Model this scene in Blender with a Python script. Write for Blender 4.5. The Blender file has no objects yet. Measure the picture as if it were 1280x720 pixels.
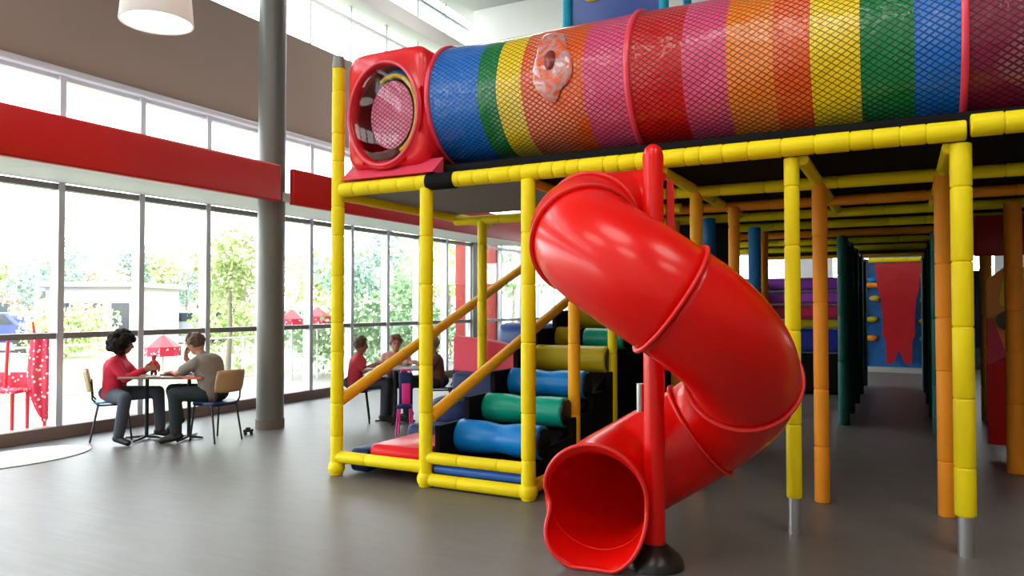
import bpy, bmesh, math, random
from mathutils import Vector, Matrix, Quaternion
PI = math.pi
V = Vector
S = bpy.context.scene
C = S.collection
random.seed(7)

# ------------------------------------------------------------------ materials
def mat(name, col, rough=0.5, metal=0.0, coat=0.0, bump=0.0, bscale=60.0, vary=0.0, vscale=4.0, emit=None, estr=0.0, trans=0.0, spec=0.5):
    m = bpy.data.materials.new(name); m.use_nodes = True
    nt = m.node_tree; b = nt.nodes['Principled BSDF']
    b.inputs['Base Color'].default_value = (*col, 1)
    b.inputs['Roughness'].default_value = rough
    b.inputs['Metallic'].default_value = metal
    b.inputs['Coat Weight'].default_value = coat
    b.inputs['Coat Roughness'].default_value = 0.08
    b.inputs['Specular IOR Level'].default_value = spec
    tc = nt.nodes.new('ShaderNodeTexCoord')
    if vary > 0:
        n = nt.nodes.new('ShaderNodeTexNoise'); n.inputs['Scale'].default_value = vscale; n.inputs['Detail'].default_value = 4
        nt.links.new(tc.outputs['Object'], n.inputs['Vector'])
        mx = nt.nodes.new('ShaderNodeMix'); mx.data_type = 'RGBA'
        mx.inputs[6].default_value = (*[c*(1-vary) for c in col], 1)
        mx.inputs[7].default_value = (*[min(1, c*(1+vary)) for c in col], 1)
        nt.links.new(n.outputs['Fac'], mx.inputs[0]); nt.links.new(mx.outputs[2], b.inputs['Base Color'])
    if bump > 0:
        n2 = nt.nodes.new('ShaderNodeTexNoise'); n2.inputs['Scale'].default_value = bscale; n2.inputs['Detail'].default_value = 3
        nt.links.new(tc.outputs['Object'], n2.inputs['Vector'])
        bp = nt.nodes.new('ShaderNodeBump'); bp.inputs['Strength'].default_value = bump; bp.inputs['Distance'].default_value = 0.02
        nt.links.new(n2.outputs['Fac'], bp.inputs['Height']); nt.links.new(bp.outputs['Normal'], b.inputs['Normal'])
    if emit:
        b.inputs['Emission Color'].default_value = (*emit, 1); b.inputs['Emission Strength'].default_value = estr
    return m

def foam(name, col):
    return mat(name, col, rough=0.5, bump=0.12, bscale=25, vary=0.05, vscale=3, spec=0.25)

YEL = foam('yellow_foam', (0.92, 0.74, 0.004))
YOR = foam('amber_foam', (0.92, 0.43, 0.012))
ORG = foam('orange_and_shaded_yellow_foam', (0.86, 0.30, 0.015))  # also gives yellow posts below the deck their warm shade by colour
BLUE = foam('blue_foam', (0.012, 0.15, 0.42))
TEALP = foam('dark_green_foam', (0.01, 0.11, 0.09))
SLIDE = mat('red_slide_plastic', (0.80, 0.004, 0.002), rough=0.27, coat=0.12, spec=0.32)
SLIDE_RIM = mat('red_slide_flange', (0.80, 0.02, 0.015), rough=0.35, bump=0.1, bscale=30)
REDBOX = mat('red_moulded_plastic', (0.80, 0.012, 0.02), rough=0.3, coat=0.2)
PINKRIM = mat('pink_red_plastic', (0.82, 0.05, 0.09), rough=0.3, coat=0.2)
BLACKV = mat('black_vinyl', (0.005, 0.005, 0.006), rough=0.7, spec=0.12)
BLACKR = mat('black_rubber', (0.01, 0.01, 0.012), rough=0.3)
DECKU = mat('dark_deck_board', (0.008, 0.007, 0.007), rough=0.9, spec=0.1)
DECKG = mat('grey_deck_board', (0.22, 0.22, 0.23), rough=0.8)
STEEL = mat('galvanised_steel', (0.55, 0.56, 0.58), rough=0.32, metal=0.9)
CHROME = mat('polished_steel', (0.7, 0.7, 0.72), rough=0.18, metal=1.0)
RVIN = mat('red_vinyl', (0.70, 0.006, 0.010), rough=0.3, spec=0.2, bump=0.15, bscale=6)
NVIN = mat('navy_vinyl', (0.008, 0.022, 0.10), rough=0.45, spec=0.2, bump=0.1, bscale=6)
PVIN = mat('pink_vinyl', (0.78, 0.07, 0.13), rough=0.45, spec=0.25, bump=0.1, bscale=6)
BVIN = mat('bright_blue_vinyl', (0.006, 0.24, 0.72), rough=0.33, coat=0.06, spec=0.35, bump=0.08, bscale=5)
GVIN = mat('teal_green_vinyl', (0.004, 0.38, 0.26), rough=0.33, coat=0.06, spec=0.35, bump=0.08, bscale=5)
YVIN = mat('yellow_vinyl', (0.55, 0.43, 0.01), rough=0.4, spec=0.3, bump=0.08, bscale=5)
PURV = mat('purple_vinyl', (0.30, 0.05, 0.55), rough=0.35, coat=0.2)
MAGV = mat('magenta_vinyl', (0.55, 0.02, 0.10), rough=0.35, coat=0.2)
GREENM = mat('green_matting', (0.015, 0.08, 0.02), rough=0.8, bump=0.4, bscale=60)
ALU = mat('anodised_aluminium', (0.66, 0.68, 0.73), rough=0.4, metal=0.2)
ALUD = mat('dark_aluminium', (0.26, 0.245, 0.235), rough=0.45, metal=0.2)
SILL = mat('brown_sill', (0.22, 0.15, 0.125), rough=0.5)
COLM = mat('grey_painted_column', (0.15, 0.15, 0.135), rough=0.38, coat=0.1)
TAUPE = mat('taupe_plaster', (0.335, 0.265, 0.225), rough=0.9, bump=0.05, bscale=90, vary=0.04, vscale=0.6)
WHITEW = mat('white_paint', (0.80, 0.80, 0.79), rough=0.8)
SOFFIT = mat('soffit_panel', (0.78, 0.80, 0.80), rough=0.6)
GREYC = mat('grey_ceiling', (0.42, 0.42, 0.43), rough=0.9)
BANDR = mat('red_fascia', (0.66, 0.006, 0.006), rough=0.38)
LAMPW = mat('lamp_shade_white', (0.80, 0.76, 0.72), rough=0.5, emit=(1, 0.9, 0.8), estr=0.22)
LAMPE = mat('lamp_diffuser', (1, 1, 1), rough=0.5, emit=(1.0, 0.96, 0.9), estr=3.2)
SKIN1 = mat('brown_skin', (0.32, 0.13, 0.08), rough=0.5)
SKIN2 = mat('tan_skin', (0.50, 0.24, 0.16), rough=0.5)
HAIR1 = mat('dark_curly_hair', (0.012, 0.008, 0.007), rough=0.8, spec=0.15, bump=0.8, bscale=70)
HAIR2 = mat('brown_hair', (0.09, 0.045, 0.025), rough=0.6, bump=0.6, bscale=70)
SHIRTR = mat('crimson_shirt', (0.62, 0.015, 0.05), rough=0.8, bump=0.3, bscale=18)
SHIRTG = mat('taupe_shirt', (0.23, 0.19, 0.165), rough=0.85, bump=0.3, bscale=18)
TROU1 = mat('slate_trousers', (0.055, 0.065, 0.085), rough=0.85, bump=0.3, bscale=20)
TROU2 = mat('black_green_trousers', (0.012, 0.022, 0.025), rough=0.85, bump=0.3, bscale=20)
SHOE = mat('black_shoe', (0.012, 0.012, 0.014), rough=0.5)
EYE = mat('dark_eye', (0.02, 0.015, 0.012), rough=0.2)
WOOD = mat('pale_plywood', (0.46, 0.30, 0.15), rough=0.45, vary=0.15, vscale=9)
WOODD = mat('brown_table_laminate', (0.22, 0.12, 0.07), rough=0.35, vary=0.15, vscale=9)
SEATB = mat('sky_blue_seat', (0.01, 0.33, 0.78), rough=0.3)
SEATN = mat('navy_seat', (0.01, 0.03, 0.16), rough=0.35)
BLKM = mat('black_painted_steel', (0.012, 0.014, 0.018), rough=0.35)
WHITEP = mat('white_plastic', (0.8, 0.8, 0.8), rough=0.4)
REDP = mat('red_painted', (0.72, 0.02, 0.03), rough=0.4)
LEAF = [mat('leaf_green', (0.36, 0.50, 0.30), rough=0.8), mat('leaf_yellow_green', (0.50, 0.57, 0.28), rough=0.8),
        mat('leaf_dark', (0.30, 0.42, 0.35), rough=0.8), mat('leaf_pink', (0.60, 0.42, 0.36), rough=0.8)]  # leaf colours lightened to stand in for outdoor haze and overexposure
BARK = mat('bark', (0.25, 0.21, 0.17), rough=0.9)
LAWN = mat('lawn', (0.30, 0.36, 0.18), rough=0.95, vary=0.25, vscale=1.2)
PAVE = mat('pale_paving', (0.34, 0.31, 0.28), rough=0.9, vary=0.08, vscale=1)
ROAD = mat('asphalt', (0.20, 0.20, 0.21), rough=0.9)
BRICK = mat('red_brick', (0.35, 0.05, 0.04), rough=0.9, vary=0.3, vscale=12)
CARB = mat('car_blue', (0.01, 0.03, 0.25), rough=0.25, coat=0.8)
CARG = mat('car_grey', (0.25, 0.27, 0.3), rough=0.3, coat=0.8)
CARW = mat('car_window', (0.02, 0.03, 0.04), rough=0.1)
BUILD = mat('pale_cladding', (0.45, 0.42, 0.42), rough=0.9)

def floor_mat():
    m = bpy.data.materials.new('grey_vinyl_plank'); m.use_nodes = True
    nt = m.node_tree; b = nt.nodes['Principled BSDF']; L = nt.links.new
    tc = nt.nodes.new('ShaderNodeTexCoord')
    br = nt.nodes.new('ShaderNodeTexBrick')
    br.inputs['Scale'].default_value = 1.0; br.inputs['Brick Width'].default_value = 0.92; br.inputs['Row Height'].default_value = 0.155
    br.inputs['Mortar Size'].default_value = 0.003
    br.inputs['Color1'].default_value = (0.150, 0.134, 0.127, 1); br.inputs['Color2'].default_value = (0.158, 0.141, 0.133, 1)
    br.inputs['Mortar'].default_value = (0.135, 0.120, 0.113, 1)
    L(tc.outputs['Object'], br.inputs['Vector'])
    n = nt.nodes.new('ShaderNodeTexNoise'); n.inputs['Scale'].default_value = 5; n.inputs['Detail'].default_value = 6
    mp = nt.nodes.new('ShaderNodeMapping'); mp.inputs['Scale'].default_value = (0.5, 4, 1)
    L(tc.outputs['Object'], mp.inputs['Vector']); L(mp.outputs['Vector'], n.inputs['Vector'])
    mx = nt.nodes.new('ShaderNodeMix'); mx.data_type = 'RGBA'; mx.blend_type = 'MULTIPLY'; mx.inputs[0].default_value = 0.35
    L(br.outputs['Color'], mx.inputs[6]); L(n.outputs['Color'], mx.inputs[7])
    g = nt.nodes.new('ShaderNodeMix'); g.data_type = 'RGBA'; g.inputs[0].default_value = 0.5
    L(br.outputs['Color'], g.inputs[6]); L(mx.outputs[2], g.inputs[7])
    L(g.outputs[2], b.inputs['Base Color'])
    r = nt.nodes.new('ShaderNodeMapRange'); r.inputs[3].default_value = 0.36; r.inputs[4].default_value = 0.5
    L(n.outputs['Fac'], r.inputs[0]); L(r.outputs[0], b.inputs['Roughness'])
    b.inputs['Specular IOR Level'].default_value = 0.5
    bp = nt.nodes.new('ShaderNodeBump'); bp.inputs['Strength'].default_value = 0.06; bp.inputs['Distance'].default_value = 0.005
    L(n.outputs['Fac'], bp.inputs['Height']); L(bp.outputs['Normal'], b.inputs['Normal'])
    return m
FLOORM = floor_mat()

def glass_mat(name, tint=(1, 1, 1), refl=0.06):
    m = bpy.data.materials.new(name); m.use_nodes = True
    nt = m.node_tree; nt.nodes.clear(); L = nt.links.new
    o = nt.nodes.new('ShaderNodeOutputMaterial'); t = nt.nodes.new('ShaderNodeBsdfTransparent'); t.inputs[0].default_value = (*tint, 1)
    g = nt.nodes.new('ShaderNodeBsdfGlossy'); g.inputs['Roughness'].default_value = 0.02
    lw = nt.nodes.new('ShaderNodeLayerWeight'); lw.inputs['Blend'].default_value = 0.5
    pw_ = nt.nodes.new('ShaderNodeMath'); pw_.operation = 'POWER'; pw_.inputs[1].default_value = 4.0; L(lw.outputs['Facing'], pw_.inputs[0])
    f = nt.nodes.new('ShaderNodeMath'); f.operation = 'MULTIPLY_ADD'; f.inputs[1].default_value = 0.6; f.inputs[2].default_value = refl*0.5; L(pw_.outputs[0], f.inputs[0])
    mx = nt.nodes.new('ShaderNodeMixShader')
    L(f.outputs[0], mx.inputs[0]); L(t.outputs[0], mx.inputs[1]); L(g.outputs[0], mx.inputs[2]); L(mx.outputs[0], o.inputs[0])
    return m
GLASS = glass_mat('window_glass', (0.97, 0.99, 0.98))
BUBBLE = glass_mat('clear_bubble', (0.93, 0.93, 0.95))

def net_mat(name, x0, x1, stops, cell=0.052, dark=0.22, thin=0.3, net=0.10):
    """striped vinyl film under a diamond net; u,v of the mesh are metres along and around the tube"""
    m = bpy.data.materials.new(name); m.use_nodes = True
    nt = m.node_tree; b = nt.nodes['Principled BSDF']; L = nt.links.new
    uv = nt.nodes.new('ShaderNodeUVMap'); uv.uv_map = 'UVMap'
    sp = nt.nodes.new('ShaderNodeSeparateXYZ'); L(uv.outputs[0], sp.inputs[0])
    mr = nt.nodes.new('ShaderNodeMapRange'); mr.inputs[1].default_value = x0; mr.inputs[2].default_value = x1
    L(sp.outputs[0], mr.inputs[0])
    cr = nt.nodes.new('ShaderNodeValToRGB'); cr.color_ramp.interpolation = 'CONSTANT'
    e = cr.color_ramp.elements
    while len(e) > 1: e.remove(e[-1])
    e[0].position = 0; e[0].color = (*stops[0][1], 1)
    for p, c in stops[1:]:
        k = e.new((p-x0)/(x1-x0)); k.color = (*c, 1)
    L(mr.outputs[0], cr.inputs[0])
    def mth(op, a, bb=None, cc=None):
        n = nt.nodes.new('ShaderNodeMath'); n.operation = op
        for i, q in enumerate((a, bb, cc)):
            if q is None: continue
            if isinstance(q, (int, float)): n.inputs[i].default_value = q
            else: L(q, n.inputs[i])
        return n.outputs[0]
    us = mth('DIVIDE', sp.outputs[0], cell*1.25); vs = mth('DIVIDE', sp.outputs[1], cell*0.85)
    a = mth('PINGPONG', mth('ADD', us, vs), 0.5); c2 = mth('PINGPONG', mth('SUBTRACT', us, vs), 0.5)
    mn = mth('MINIMUM', a, c2)
    line = mth('LESS_THAN', mn, net)
    big = nt.nodes.new('ShaderNodeTexNoise'); big.inputs['Scale'].default_value = 1.6; big.inputs['Detail'].default_value = 2
    L(uv.outputs[0], big.inputs['Vector'])
    dk = nt.nodes.new('ShaderNodeMix'); dk.data_type = 'RGBA'; dk.blend_type = 'MULTIPLY'
    L(mth('MULTIPLY', line, 1-dark), dk.inputs[0])
    L(cr.outputs[0], dk.inputs[6]); dk.inputs[7].default_value = (0.05, 0.03, 0.03, 1)
    L(dk.outputs[2], b.inputs['Base Color'])
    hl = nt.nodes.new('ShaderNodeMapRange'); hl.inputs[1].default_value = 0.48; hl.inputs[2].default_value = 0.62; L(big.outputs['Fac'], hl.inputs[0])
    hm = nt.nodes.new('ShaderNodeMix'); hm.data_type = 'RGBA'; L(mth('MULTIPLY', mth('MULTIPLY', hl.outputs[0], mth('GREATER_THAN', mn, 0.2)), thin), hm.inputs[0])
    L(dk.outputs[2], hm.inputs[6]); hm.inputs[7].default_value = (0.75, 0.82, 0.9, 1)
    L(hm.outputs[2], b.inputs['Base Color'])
    b.inputs['Roughness'].default_value = 0.4; b.inputs['Specular IOR Level'].default_value = 0.3
    b.inputs['Coat Weight'].default_value = 0.4; b.inputs['Coat Roughness'].default_value = 0.06
    wr = nt.nodes.new('ShaderNodeTexNoise'); wr.inputs['Scale'].default_value = 4.5; wr.inputs['Detail'].default_value = 3; wr.inputs['Distortion'].default_value = 1.2
    L(uv.outputs[0], wr.inputs['Vector'])
    b1 = nt.nodes.new('ShaderNodeBump'); b1.inputs['Strength'].default_value = 0.35; b1.inputs['Distance'].default_value = 0.05
    L(wr.outputs['Fac'], b1.inputs['Height'])
    b2 = nt.nodes.new('ShaderNodeBump'); b2.inputs['Strength'].default_value = 0.7; b2.inputs['Distance'].default_value = 0.006
    L(mth('MINIMUM', mn, 0.2), b2.inputs['Height']); b2.invert = True
    L(b1.outputs[0], b2.inputs['Normal'])
    L(b2.outputs[0], b.inputs['Normal']); L(b1.outputs[0], b.inputs['Coat Normal'])
    return m

# ------------------------------------------------------------------ geometry collector
class G:
    def __init__(s): s.v = []; s.f = []; s.sm = []; s.uv = []
    def add(s, vs, fs, smooth=False, uvs=None):
        o = len(s.v); s.v += [tuple(p) for p in vs]
        for i, f in enumerate(fs):
            s.f.append(tuple(a+o for a in f)); s.sm.append(smooth)
            s.uv.append(uvs[i] if uvs else None)
        return s
    def box(s, c, size, bev=0.0, rot=None, seg=2):
        bm = bmesh.new(); bmesh.ops.create_cube(bm, size=1.0)
        for v in bm.verts: v.co = V((v.co.x*size[0], v.co.y*size[1], v.co.z*size[2]))
        if bev > 0: bmesh.ops.bevel(bm, geom=bm.edges[:], offset=min(bev, min(size)*0.49), segments=seg, profile=0.5, affect='EDGES')
        R = Matrix.Identity(3)
        if rot is not None: R = rot if isinstance(rot, Matrix) else Matrix.Rotation(rot, 3, 'Z')
        for v in bm.verts: v.co = R @ v.co + V(c)
        bm.verts.index_update()
        s.add([v.co[:] for v in bm.verts], [[v.index for v in f.verts] for f in bm.faces], bev > 0); bm.free(); return s
    def bx(s, x0, x1, y0, y1, z0, z1, bev=0.0, seg=2):
        return s.box(((x0+x1)/2, (y0+y1)/2, (z0+z1)/2), (abs(x1-x0), abs(y1-y0), abs(z1-z0)), bev, None, seg)
    def tube(s, path, rad, n=16, caps=True, smooth=True, closed=False):
        path = [V(p) for p in path]; k = len(path)
        if not isinstance(rad, (list, tuple)): rad = [rad]*k
        fr = frames(path)
        vs = []
        for (p, t, a, b), r in zip(fr, rad):
            for j in range(n):
                th = 2*PI*j/n; vs.append(p + a*(r*math.cos(th)) + b*(r*math.sin(th)))
        fs = []
        for i in range(k-1):
            for j in range(n):
                j2 = (j+1) % n; fs.append((i*n+j, i*n+j2, (i+1)*n+j2, (i+1)*n+j))
        s.add(vs, fs, smooth)
        if caps:
            s.add(vs[:n], [tuple(reversed(range(n)))], False); s.add(vs[-n:], [tuple(range(n))], False)
        return s
    def ell(s, c, r, n=16, m=10, rot=None):
        vs = []; R = rot if rot is not None else Matrix.Identity(3)
        if not isinstance(r, (tuple, list)): r = (r, r, r)
        vs.append(V(c)+R@V((0, 0, r[2])))
        for i in range(1, m):
            a = PI*i/m
            for j in range(n):
                b = 2*PI*j/n; vs.append(V(c)+R@V((r[0]*math.sin(a)*math.cos(b), r[1]*math.sin(a)*math.sin(b), r[2]*math.cos(a))))
        vs.append(V(c)+R@V((0, 0, -r[2])))
        fs = [(0, 1+j, 1+(j+1) % n) for j in range(n)]
        for i in range(m-2):
            for j in range(n):
                a = 1+i*n+j; b = 1+i*n+(j+1) % n; fs.append((a, a+n, b+n, b))
        l = len(vs)-1; o = 1+(m-2)*n
        fs += [(l, o+(j+1) % n, o+j) for j in range(n)]
        return s.add(vs, fs, True)
    def cap(s, p0, p1, r0, r1=None, n=14):
        r1 = r0 if r1 is None else r1
        s.tube([p0, p1], [r0, r1], n); s.ell(p0, r0, n, 8); s.ell(p1, r1, n, 8); return s
    def chain(s, pts, rads, n=14):
        for i in range(len(pts)-1): s.cap(pts[i], pts[i+1], rads[i], rads[i+1], n)
        return s
    def prism(s, pts, off, flat=True):
        """outline pts (3-D, planar) pushed along off"""
        k = len(pts); off = V(off); vs = [V(p) for p in pts]+[V(p)+off for p in pts]
        fs = [tuple(range(k)), tuple(reversed(range(k, 2*k)))]+[(i, i+k, (i+1) % k+k, (i+1) % k) for i in range(k)]
        return s.add(vs, fs, False)

def frames(path):
    k = len(path); out = []
    T = []
    for i in range(k):
        a = path[max(0, i-1)]; b = path[min(k-1, i+1)]
        t = (b-a)
        T.append(t.normalized() if t.length > 1e-9 else (T[-1] if T else V((0, 0, 1))))
    up = V((0, 0, 1)) if abs(T[0].z) < 0.95 else V((1, 0, 0))
    a = up.cross(T[0]).normalized(); b = T[0].cross(a)
    out.append((path[0], T[0], a, b))
    for i in range(1, k):
        q = T[i-1].rotation_difference(T[i]); a = (q @ a); a = (a - T[i]*a.dot(T[i])).normalized(); b = T[i].cross(a)
        out.append((path[i], T[i], a, b))
    return out

def wloc(o):
    p = V((0, 0, 0))
    while o is not None: p += o.location; o = o.parent
    return p

def obj(name, g, m, parent=None, world=False, fix=True):
    """one mesh object. world=True: g is in world metres although the parent sits elsewhere (unrotated parents only)"""
    me = bpy.data.meshes.new(name)
    off = wloc(parent) if (world and parent is not None) else V((0, 0, 0))
    me.from_pydata([tuple(V(v)-off) for v in g.v], [], g.f)
    me.polygons.foreach_set('use_smooth', g.sm)
    if any(u is not None for u in g.uv):
        ul = me.uv_layers.new(name='UVMap')
        for p, u in zip(me.polygons, g.uv):
            if u:
                for li, q in zip(p.loop_indices, u): ul.data[li].uv = q
    me.materials.append(m)
    if fix:
        bm = bmesh.new(); bm.from_mesh(me); bmesh.ops.recalc_face_normals(bm, faces=bm.faces[:]); bm.to_mesh(me); bm.free()
    me.update()
    o = bpy.data.objects.new(name, me); C.objects.link(o)
    if parent is not None: o.parent = parent
    return o

def thing(name, label, cat, loc=(0, 0, 0), rotz=0, group=None):
    o = bpy.data.objects.new(name, None); C.objects.link(o); o.empty_display_size = 0.1
    o.location = loc; o.rotation_euler = (0, 0, rotz); o['label'] = label; o['category'] = cat
    if group: o['group'] = group
    return o
def tag(o, label, cat, group=None, kind=None):
    o['label'] = label; o['category'] = cat
    if group: o['group'] = group
    if kind: o['kind'] = kind
    return o
def struct(name, g, m, parent=None, label=None):
    o = obj(name, g, m, parent)
    if parent is None: o['kind'] = 'structure'
    if label: o['label'] = label
    return o
def copy_tree(o, parent=None):
    c = o.copy(); C.objects.link(c); c.parent = parent
    for ch in list(o.children): copy_tree(ch, c)
    return c
def solid(name, g, m, label, cat, group=None, loc=None):
    """a thing that is one mesh; origin moved to its base centre"""
    xs = [p[0] for p in g.v]; ys = [p[1] for p in g.v]; zs = [p[2] for p in g.v]
    b = V(((min(xs)+max(xs))/2, (min(ys)+max(ys))/2, min(zs)))
    g.v = [tuple(V(p)-b) for p in g.v]
    o = obj(name, g, m); o.location = b
    return tag(o, label, cat, group)

# ------------------------------------------------------------------ camera
TH = math.radians(27.56)
cam_d = bpy.data.cameras.new('camera'); cam = bpy.data.objects.new('camera', cam_d); C.objects.link(cam)
cam_d.sensor_width = 36; cam_d.lens = 36*939/1280; cam_d.clip_start = 0.05; cam_d.clip_end = 400
cam.location = (0, 0, 1.58); cam.rotation_euler = (math.radians(90+1.34), 0, TH)
S.camera = cam
FW = V((-math.sin(TH), math.cos(TH), 0)); RT = V((math.cos(TH), math.sin(TH), 0))

# ------------------------------------------------------------------ world and lights
w = bpy.data.worlds.new('sky'); S.world = w; w.use_nodes = True
nt = w.node_tree; bg = nt.nodes['Background']
tc = nt.nodes.new('ShaderNodeTexCoord'); sx = nt.nodes.new('ShaderNodeSeparateXYZ'); nt.links.new(tc.outputs['Generated'], sx.inputs[0])
cr = nt.nodes.new('ShaderNodeValToRGB'); cr.color_ramp.elements[0].position = 0.0; cr.color_ramp.elements[0].color = (1, 1, 1, 1)
cr.color_ramp.elements[1].position = 0.8; cr.color_ramp.elements[1].color = (0.80, 0.90, 1.0, 1)
nt.links.new(sx.outputs[2], cr.inputs[0]); nt.links.new(cr.outputs[0], bg.inputs[0]); bg.inputs[1].default_value = 5.6
sun_d = bpy.data.lights.new('sun', 'SUN'); sun_d.energy = 4.0; sun_d.angle = math.radians(3); sun_d.color = (1, 0.96, 0.9)
sun = bpy.data.objects.new('sun', sun_d); C.objects.link(sun); sun.rotation_euler = (math.radians(12), math.radians(48), 0)

# ------------------------------------------------------------------ room shell
XW = -9.0
struct('floor', G().bx(XW-0.08, 8, -5.0, 22, -0.12, 0.0), FLOORM)
YM = [5.45+1.069*k for k in range(-8, 10)]           # mullion lines of the glass wall
# wall above the glass, fascia and light shelf
struct('wall_left', G().bx(XW-0.12, XW+0.06, -5, 22, 4.42, 6.05), TAUPE)
struct('trim_1', G().bx(XW-0.1, XW+0.13, -5, 22, 4.34, 4.43, 0.02), ALU)
struct('trim_2', G().bx(XW-0.08, XW+0.10, -5, 22, 0.0, 0.15, 0.01), SILL)
shelf = G()
shelf.add([(XW+0.05, -5, 3.05), (-7.12, -5, 2.93), (-7.12, 16, 2.93), (XW+0.05, 16, 3.05), (XW+0.05, -5, 3.11), (-7.12, -5, 3.05), (-7.12, 16, 3.05), (XW+0.05, 16, 3.11)],
          [(0, 3, 2, 1), (4, 5, 6, 7), (0, 1, 5, 4), (1, 2, 6, 5), (2, 3, 7, 6), (3, 0, 4, 7)])
struct('trim_3', shelf, SOFFIT)
seams = G()
for y in YM:
    seams.add([(XW+0.05, y-0.006, 3.046), (-7.12, y-0.006, 2.926), (-7.12, y+0.006, 2.926), (XW+0.05, y+0.006, 3.046)], [(0, 1, 2, 3)])
struct('trim_4', seams, ALU)
struct('trim_5', G().bx(-7.11, -7.0, -5, 7.08, 2.90, 3.37, 0.025), BANDR)
struct('trim_6', G().bx(-7.14, -7.06, 7.36, 16, 2.90, 3.37, 0.015), BANDR)
# windows: every bay frame with its panes
for i in range(len(YM)-1):
    y0, y1 = YM[i], YM[i+1]
    g = G()
    g.bx(XW-0.06, XW+0.09, y0-0.038, y0+0.038, 0.15, 4.34)
    for z in (1.22, 3.0, 4.32):
        g.bx(XW-0.05, XW+0.05, y0+0.028, y1-0.028, z-0.03, z+0.03)
    if i == len(YM)-2: g.bx(XW-0.06, XW+0.06, y1-0.028, y1+0.028, 0.15, 4.34)
    wn = struct('window_%d' % (i+1), g, ALU if True else ALUD)
    r = G()
    for z in (1.22, 3.0): r.bx(XW-0.055, XW+0.07, y0+0.028, y1-0.028, z-0.035, z+0.035)
    obj('window_rail', r, ALUD, wn)
    for z0, z1 in ((0.15, 1.19), (1.25, 2.97), (3.03, 4.29)):
        obj('window_pane', G().bx(XW-0.006, XW+0.006, y0+0.028, y1-0.028, z0, z1), GLASS, wn)
# pillar between the two runs of glass and the second run
struct('wall_pier', G().bx(XW-0.1, XW+0.12, 15.07, 15.45, 0, 4.42), ALUD)
for j in range(6):
    y0 = 15.5+1.069*j; y1 = y0+1.069
    g = G().bx(XW-0.06, XW+0.06, y0-0.028, y0+0.028, 0.15, 4.34)
    for z in (1.22, 3.0): g.bx(XW-0.05, XW+0.05, y0+0.028, y1-0.028, z-0.03, z+0.03)
    wn = struct('window_%d' % (30+j), g, ALU)
    obj('window_pane', G().bx(XW-0.006, XW+0.006, y0+0.028, y1-0.028, 0.15, 4.34), GLASS, wn)
# clerestory
for i in range(0, len(YM)-1, 1):
    y0, y1 = YM[i], YM[i+1]
    g = G().bx(XW-0.03, XW+0.03, y0-0.02, y0+0.02, 6.05, 8.3)
    g.bx(XW-0.03, XW+0.03, y0+0.02, y1-0.02, 6.83, 6.88); g.bx(XW-0.03, XW+0.03, y0+0.02, y1-0.02, 8.0, 8.06)
    wn = struct('window_%d' % (40+i), g, ALU)
    obj('window_pane', G().bx(XW-0.006, XW+0.006, y0+0.02, y1-0.02, 6.05, 8.3), GLASS, wn)
struct('trim_7', G().bx(XW-0.15, XW+0.35, -5, 22, 7.1, 7.42, 0.01), WHITEW)
struct('ceiling', G().bx(XW-0.3, 8, -5, 22, 8.5, 8.7), GREYC)
struct('ceiling_bulkhead', G().bx(XW+0.1, 8, 15.1, 15.9, 7.7, 8.5), WHITEW)
for k, y in enumerate((3.0, 7.0, 11.0)):
    struct('trim_%d' % (8+k), G().bx(XW, 8, y-0.12, y+0.12, 8.1, 8.5), WHITEW)
# far wall with a high strip window
wb = G()
wb.bx(XW, 8, 22, 22.15, 0, 2.3); wb.bx(XW, 8, 22, 22.15, 3.0, 8.5)
for x in (-9, -5.2, -2.6, -0.7, 2.0, 4.8): wb.bx(x, x+0.9, 22, 22.15, 2.3, 3.0)
struct('wall_back', wb, WHITEW)
struct('wall_back_shade', G().bx(XW+0.1, 8, 21.9, 22, 0, 2.3), mat('charcoal_painted_shade', (0.045, 0.045, 0.05), rough=0.7))  # dark sheet added on the far wall for the dimness under the deck
struct('wall_front', G().bx(XW, 8, -5.15, -5.0, 0, 8.5), WHITEW)
struct('wall_right', G().bx(7.9, 8.05, -5, 22, 0, 8.5), TAUPE)
# round column
cx, cy = -7.29, 7.2
cg = G().tube([(cx, cy, 0.12), (cx, cy, 8.5)], 0.172, 40)
colm = struct('column', cg, COLM)
obj('column_base', G().tube([(cx, cy, 0), (cx, cy, 0.12)], 0.182, 40), mat('column_base_brown', (0.17, 0.13, 0.10), rough=0.7, vary=0.4, vscale=25), colm)

# pendant lamps
def pendant(x, y, z, label):
    t = thing('pendant_lamp', label, 'lamp', (x, y, z), 0, 'pendant lamps under the ceiling')
    n = 40
    g = G(); prof = [(0.0, 0.285), (0.0, 0.30), (0.5, 0.255), (0.56, 0.23), (0.58, 0.05), (0.57, 0.05), (0.55, 0.215), (0.03, 0.285)]
    g.tube([V((0, 0, zz+0.0001*i)) for i, (zz, r) in enumerate(prof)], [r for _, r in prof], n, caps=False)
    obj('lamp_shade', lathe(prof), LAMPW, t)
    obj('diffuser', G().tube([(0, 0, 0.012), (0, 0, 0.03)], 0.284, n), LAMPE, t)
    obj('stem', G().tube([(0, 0, 0.56), (0, 0, 8.5-z)], 0.012, 8), ALUD, t)
    return t
def lathe(prof, n=40, c=(0, 0, 0)):
    g = G(); vs = []; k = len(prof)
    for z, r in prof:
        for j in range(n):
            a = 2*PI*j/n; vs.append((c[0]+r*math.cos(a), c[1]+r*math.sin(a), c[2]+z))
    fs = [(i*n+j, i*n+(j+1) % n, ((i+1) % k)*n+(j+1) % n, ((i+1) % k)*n+j) for i in range(k) for j in range(n)]
    return g.add(vs, fs, True)
pendant(-5.72, 4.30, 4.03, 'large white drum pendant lamp with glowing underside, cut by the top edge')
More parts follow.
